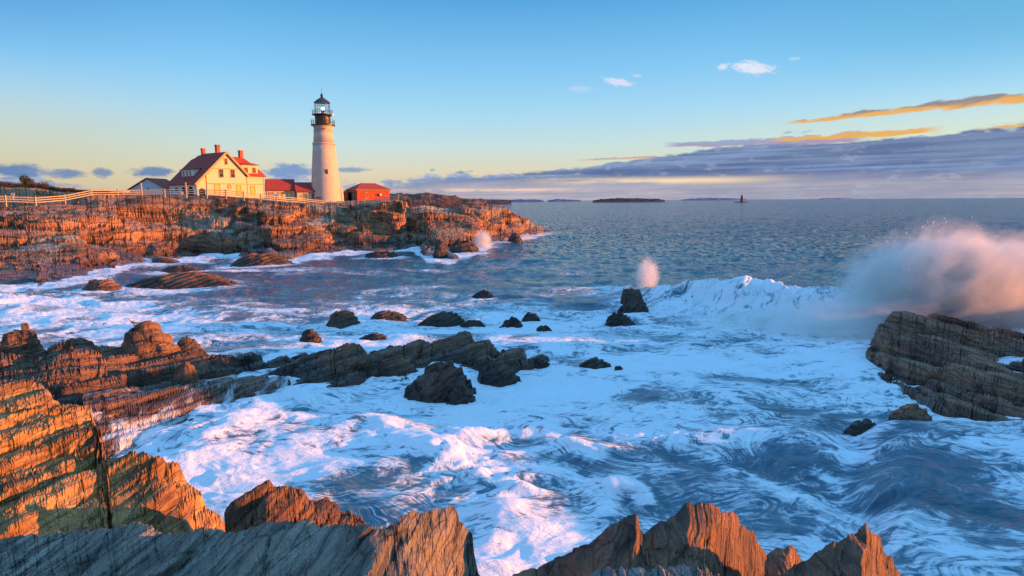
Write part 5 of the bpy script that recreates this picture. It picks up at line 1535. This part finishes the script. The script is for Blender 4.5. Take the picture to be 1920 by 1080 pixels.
# ------------------------------------------------------------------ far shore, islands, the other light
def far_land(name, pts, Y, thick, mat, seed, bumpy, kind='structure'):
    """pts: (px, py of the skyline)."""
    pxs = [p[0] for p in pts]; hs = []
    for px, py in pts:
        hs.append(max(at(px, py, Y)[2], 0.0))
    n = max(60, int((pxs[-1] - pxs[0]) * 2.2)); m_ = 26
    px = np.linspace(pxs[0], pxs[-1], n)
    v = np.linspace(-1, 1, m_)
    PX, V = np.meshgrid(px, v)
    H = np.interp(PX, pxs, hs)
    YY_ = Y + V * thick
    X = (PX - 960) / FPX * math.cos(PITCH) * YY_
    sh = np.clip(1 - np.abs(V) ** 2.2, 0, 1)
    zz_ = H * sh + (fbm(X / bumpy, YY_ / bumpy, 4, seed) - .5) * bumpy * .5 * sst(H * sh, 1.5, 8) - 0.6 * (1 - sh) - .2
    o = link_mesh(name, np.stack([X, YY_, zz_], -1).reshape(-1, 3), grid_faces(m_, n), mat)
    if kind: tag(o, kind=kind)
    return o
def far_mat(name, wood, rock, zr):
    m, T, bs, out = new_mat(name)
    P = T.n('ShaderNodeNewGeometry').outputs['Position']
    z = T.sep(P)[2]
    n = T.noise(P, 0.06, 6, 0.7)
    c = T.mix(T.mr(n, .38, .62), wood + (1,), tuple(v * .4 for v in wood) + (1,))
    c = T.mix(T.mr(T.add(z, T.mul(T.sub(n, .5), zr * 2)), zr * 1.3, zr * .7), c, rock + (1,))
    T.put(bs.inputs['Base Color'], c); T.put(bs.inputs['Roughness'], .9)
    return m
far_land('far_hill', [(690, 366), (735, 363), (790, 362.5), (830, 364.5), (862, 370), (890, 373.5), (915, 377)], 620, 60, far_mat('autumn_wood', (0.20, 0.075, 0.035), (0.42, 0.22, 0.13), 2.2), 3, 9)
far_land('far_hill', [(850, 374), (890, 373.2), (930, 374.2), (960, 376.5)], 1300, 90, far_mat('far_wood', (0.10, 0.06, 0.06), (0.35, 0.24, 0.2), 2.0), 4, 12)
far_land('far_hill', [(955, 376), (975, 374), (1000, 374.4), (1020, 375.8)], 3800, 200, far_mat('haze_tinted_wood', (0.15, 0.18, 0.29), (0.2, 0.21, 0.31), 2.0), 5, 20)  # bluish base colours paint in the haze of distance
far_land('far_hill', [(1028, 376), (1045, 373.4), (1070, 374.6), (1090, 375.6)], 4200, 200, far_mat('haze_tinted_wood_b', (0.15, 0.18, 0.29), (0.2, 0.21, 0.31), 2.0), 6, 20)  # same haze painted into the wood and rock colours
isl = far_land('island', [(1112, 376), (1125, 373.6), (1160, 371.8), (1200, 372.2), (1235, 373.2), (1248, 375.6)], 2600, 110, far_mat('dark_island', (0.045, 0.035, 0.035), (0.09, 0.06, 0.05), 3.0), 7, 12)
far_land('island', [(1278, 374.8), (1300, 372.4), (1340, 371.2), (1375, 372.0), (1400, 373.6)], 5200, 240, far_mat('haze_tinted_island', (0.20, 0.22, 0.33), (0.26, 0.27, 0.36), 3.0), 8, 22)  # pale blue colours stand in for haze over the island
far_land('island', [(1535, 373), (1548, 371.6), (1580, 371.7), (1600, 372.6)], 5600, 220, far_mat('haze_tinted_island_b', (0.30, 0.30, 0.40), (0.34, 0.34, 0.42), 3.0), 9, 22)  # paler still: more haze put into the colour
RY_ = 1900.0
rk = boulder('ledge', 1391, 376.4, 30, 2.2, 'low rocky ledge on the horizon under the distant light tower', M_dk, 0.0, 0.8, 40) if False else None
q = at(1391, 373.0, RY_); q[2] = 0
lg = MB(); lg.lathe([(24, -1), (20, 1.5), (12, 2.6), (0.5, 3.0)], 18); lo_ = lg.build('ledge', M_dk); lo_.location = q
tag(lo_, 'low dark ledge on the horizon under the distant light tower', 'ledge')
rl = thing('lighthouse', 'tiny dark light tower standing alone on the horizon', 'lighthouse', (q[0], q[1], 2.2))
M_stone = plain('grey_granite', (0.09, 0.08, 0.085), 0.85)
b = MB(); b.lathe([(4.6, -2), (3.9, 5), (3.3, 14.5)], 20); b.build('tower_shaft', M_stone, rl)
b = MB(); b.lathe([(4.2, 14.5), (4.2, 15.2), (2.6, 15.3)], 20); b.build('gallery_deck', M_black, rl)
b = MB(); b.lathe([(2.2, 15.3), (2.2, 18.2)], 12); b.build('lantern', M_black, rl)
b = MB(); b.lathe([(2.7, 18.2), (1.2, 19.8), (0.2, 21.6)], 12); b.build('lantern_roof', M_black, rl)

# ------------------------------------------------------------------ gull
dg = bpy.context.evaluated_depsgraph_get()
bpy.context.view_layer.update()
gq = atz(239, 607, 2.6)
gsx, gsy = gull_rock.location.x, gull_rock.location.y
cs = np.array([v.co[:] for v in gull_rock.data.vertices]); cs = cs + np.array(gull_rock.location)
rr_ = cs[:, 0] / cs[:, 1]
tk = (atz(239, 620, 2.0)[0] / atz(239, 620, 2.0)[1])
selv = cs[np.abs(rr_ - tk) < 0.012]
top = selv[np.argmax(selv[:, 2] - 0.24 * selv[:, 1])]
gull = thing('gull', 'grey and white gull standing on top of the big boulder, facing left', 'gull', top, math.radians(180))
M_gw = plain('white_plumage', (0.75, 0.72, 0.68), .8, .05); M_gg = plain('grey_plumage', (0.20, 0.19, 0.21), .8, .1); M_gb = plain('orange_beak', (0.6, 0.26, 0.06), .5)
def skin(name, joints, edges, mat, parent, sub=2):
    me = bpy.data.meshes.new(name)
    me.from_pydata([j[0] for j in joints], edges, [])
    o = bpy.data.objects.new(name, me); COL.objects.link(o); o.parent = parent
    m_ = o.modifiers.new('skin', 'SKIN')
    for v, j in zip(me.skin_vertices[0].data, joints):
        v.radius = (j[1], j[1] * (j[2] if len(j) > 2 else 1))
    me.skin_vertices[0].data[0].use_root = True
    s_ = o.modifiers.new('subsurf', 'SUBSURF'); s_.levels = sub; s_.render_levels = sub
    me.materials.append(mat)
    return o
G_ = 1.1
def gj(x, y, z, r, k=1): return ((x * G_, y * G_, z * G_), r * G_, k)
skin('body', [gj(0, 0, .19, .085), gj(.10, 0, .215, .078), gj(.16, 0, .27, .052), gj(.185, 0, .335, .042), gj(.20, 0, .36, .040), gj(-.10, 0, .185, .065), gj(-.20, 0, .165, .035), gj(-.28, 0, .155, .018)],
     [(0, 1), (1, 2), (2, 3), (3, 4), (0, 5), (5, 6), (6, 7)], M_gw, gull)
for sy_ in (-1, 1):
    skin('wing', [gj(.10, sy_ * .068, .235, .040, .5), gj(0, sy_ * .088, .215, .062, .4), gj(-.14, sy_ * .07, .19, .048, .4), gj(-.30, sy_ * .03, .175, .016, .6)], [(0, 1), (1, 2), (2, 3)], M_gg, gull)
    b = MB(); b.tube((.01 * G_, sy_ * .035 * G_, 0), (0, sy_ * .035 * G_, .14 * G_), .010 * G_); b.bar((-.02 * G_, sy_ * .035 * G_, .006), (.055 * G_, sy_ * .035 * G_, .006), .05 * G_, .012); b.build('leg', M_gb, gull)
b = MB(); b.tube((.235 * G_, 0, .355 * G_), (.30 * G_, 0, .338 * G_), .014 * G_, .004 * G_); b.build('beak', M_gb, gull)
for sy_ in (-1, 1):
    b = MB(); b.lathe([(.002, -.008 * G_), (.008 * G_, 0), (.002, .008 * G_)], 8); o = b.build('eye', M_dark, gull); o.location = (.215 * G_, sy_ * .036 * G_, .368 * G_)
# ------------------------------------------------------------------ spray
def spray(name, label, loc, size, dens, seed, fan=(0, 0, -1), col=(0.98, 0.96, 0.93), streak=1.0, hole=None):
    """a lumpy body of mist; its density thins towards its skin and is combed outward from the point fan (unit coordinates)"""
    import bmesh
    bm = bmesh.new()
    bmesh.ops.create_icosphere(bm, subdivisions=4, radius=1.0)
    co = np.array([v.co[:] for v in bm.verts])
    k = 0.80 + 0.42 * fbm(co[:, 0] * 1.6 + seed, co[:, 1] * 1.6, 4, seed, z=co[:, 2] * 1.6)
    for v, kk_ in zip(bm.verts, k):
        v.co = (v.co[0] * kk_ * size[0], v.co[1] * kk_ * size[1], v.co[2] * kk_ * size[2])
    me = bpy.data.meshes.new(name); bm.to_mesh(me); bm.free()
    o = bpy.data.objects.new(name, me); COL.objects.link(o); o.location = loc
    m = bpy.data.materials.new(name); m.use_nodes = True
    T = NT(m.node_tree)
    out = T.n('ShaderNodeOutputMaterial')
    pv = T.n('ShaderNodeVolumePrincipled')
    P = T.vm('DIVIDE', T.n('ShaderNodeTexCoord').outputs['Object'], size)
    R = T.vm('SUBTRACT', P, fan)
    rl_ = T.vm('LENGTH', R)
    dirn = T.vm('NORMALIZE', R)
    n1 = T.noise(T.vm('ADD', T.vm('SCALE', dirn, scale=6.0), T.xyz(T.mul(rl_, 1.0), seed * 1.7, 0)), 1.0, 5, 0.68)
    n2 = T.noise(T.vm('ADD', P, (seed * 2.1, 0, 0)), 2.4, 4, 0.6)
    r = T.vm('LENGTH', P)
    edge = T.mr(T.add(r, T.mul(T.sub(T.add(T.mul(n1, 0.6 * streak), T.mul(n2, 1 - 0.6 * streak)), 0.5), 2.4)), 0.95, 0.50)
    d = T.mul(edge, T.mr(T.add(T.mul(n1, 0.6), T.mul(n2, 0.4)), 0.40, 0.58, 0.03, 1.0))
    T.put(pv.inputs['Density'], T.mul(d, dens))
    T.put(pv.inputs['Color'], col + (1,))
    T.put(pv.inputs['Anisotropy'], 0.0)
    T.t.links.new(pv.outputs[0], out.inputs['Volume'])
    me.materials.append(m)
    tag(o, label, 'spray')
    return o
def droplets(parent, size, n, seed, fan, drop):
    """flung drops, densest where the plume frays out"""
    rng = np.random.default_rng(seed)
    V = []; F = []
    fan = np.array(fan)
    i = 0
    while i < n:
        d = rng.normal(size=3); d /= np.linalg.norm(d)
        if d[2] < -0.25: continue
        lobes = vn(np.array([d[0] * 4 + seed]), np.array([d[2] * 4]), np.array([d[1] * 4]), seed)[0]
        r = (0.45 + 0.55 * rng.random() ** 1.2) * (0.62 + 0.6 * lobes)
        p = d * r * np.array(size)
        s = drop * rng.uniform(0.3, 1.0) ** 2
        e = (d - fan * 0.3); e /= np.linalg.norm(e)
        a = np.cross(e, [0, 0, 1.0]); a /= np.linalg.norm(a) + 1e-6; c = np.cross(e, a)
        b0 = len(V)
        V += [p + e * s * 1.8, p + a * s, p - a * s * .5 + c * s * .87, p - a * s * .5 - c * s * .87, p - e * s]
        F += [(b0, b0 + 1, b0 + 2), (b0, b0 + 2, b0 + 3), (b0, b0 + 3, b0 + 1), (b0 + 4, b0 + 2, b0 + 1), (b0 + 4, b0 + 3, b0 + 2), (b0 + 4, b0 + 1, b0 + 3)]
        i += 1
    o = link_mesh('droplets', V, F, M_drop, parent)
    o['kind'] = 'stuff'
    return o
M_drop = plain('white_water_drops', (0.85, 0.86, 0.88), 0.4, 0.05)
SY = 43.5
s0 = at(1765, 560, SY); 
p_ = spray('spray', 'huge plume of sunlit spray bursting over the right outcrop', s0, (8.2, 3.8, 5.6), 3.4, 3, fan=(-1.3, 0, -1.0))
droplets(p_, (7.8, 3.3, 5.2), 4200, 3, (-0.1, 0, -0.75), 0.055)
s1 = at(1900, 560, SY + 1)
spray('spray', 'tall glowing veil of spray at the right edge, behind the huge plume', s1, (7.6, 3.4, 5.2), 3.0, 8, fan=(-1.8, 0, -0.7))
s2 = at(1600, 610, 42.0)
spray('spray', 'blue grey mist drifting off the wave left of the right outcrop', s2, (7.6, 3.0, 2.7), 1.5, 5, fan=(1.0, 0, -0.4))
s3 = at(1213, 519, 58.5)
p_ = spray('spray', 'small burst of spray above the perched block', s3, (1.35, 1.0, 2.2), 2.6, 6, fan=(0, 0, -1))
droplets(p_, (1.4, 1.0, 1.8), 700, 6, (0, 0, -1), 0.045)
s4 = at(905, 455, 128)
p_ = spray('spray', 'small burst of spray on the dark point of the headland', s4, (2.4, 1.6, 3.2), 2.0, 7, fan=(0, 0, -1))
droplets(p_, (2.7, 1.6, 2.8), 700, 7, (0, 0, -1), 0.08)
s5 = at(985, 446, 150)
spray('spray', 'low puff of spray right of the burst on the dark point', s5, (2.6, 1.6, 1.3), 1.2, 9, fan=(0, 0, -1))
s6 = at(1430, 606, 44.5)
spray('spray', 'band of mist hanging before the face of the breaking wave', s6, (7.0, 2.4, 1.6), 0.9, 11, fan=(0, 0, 1.2))
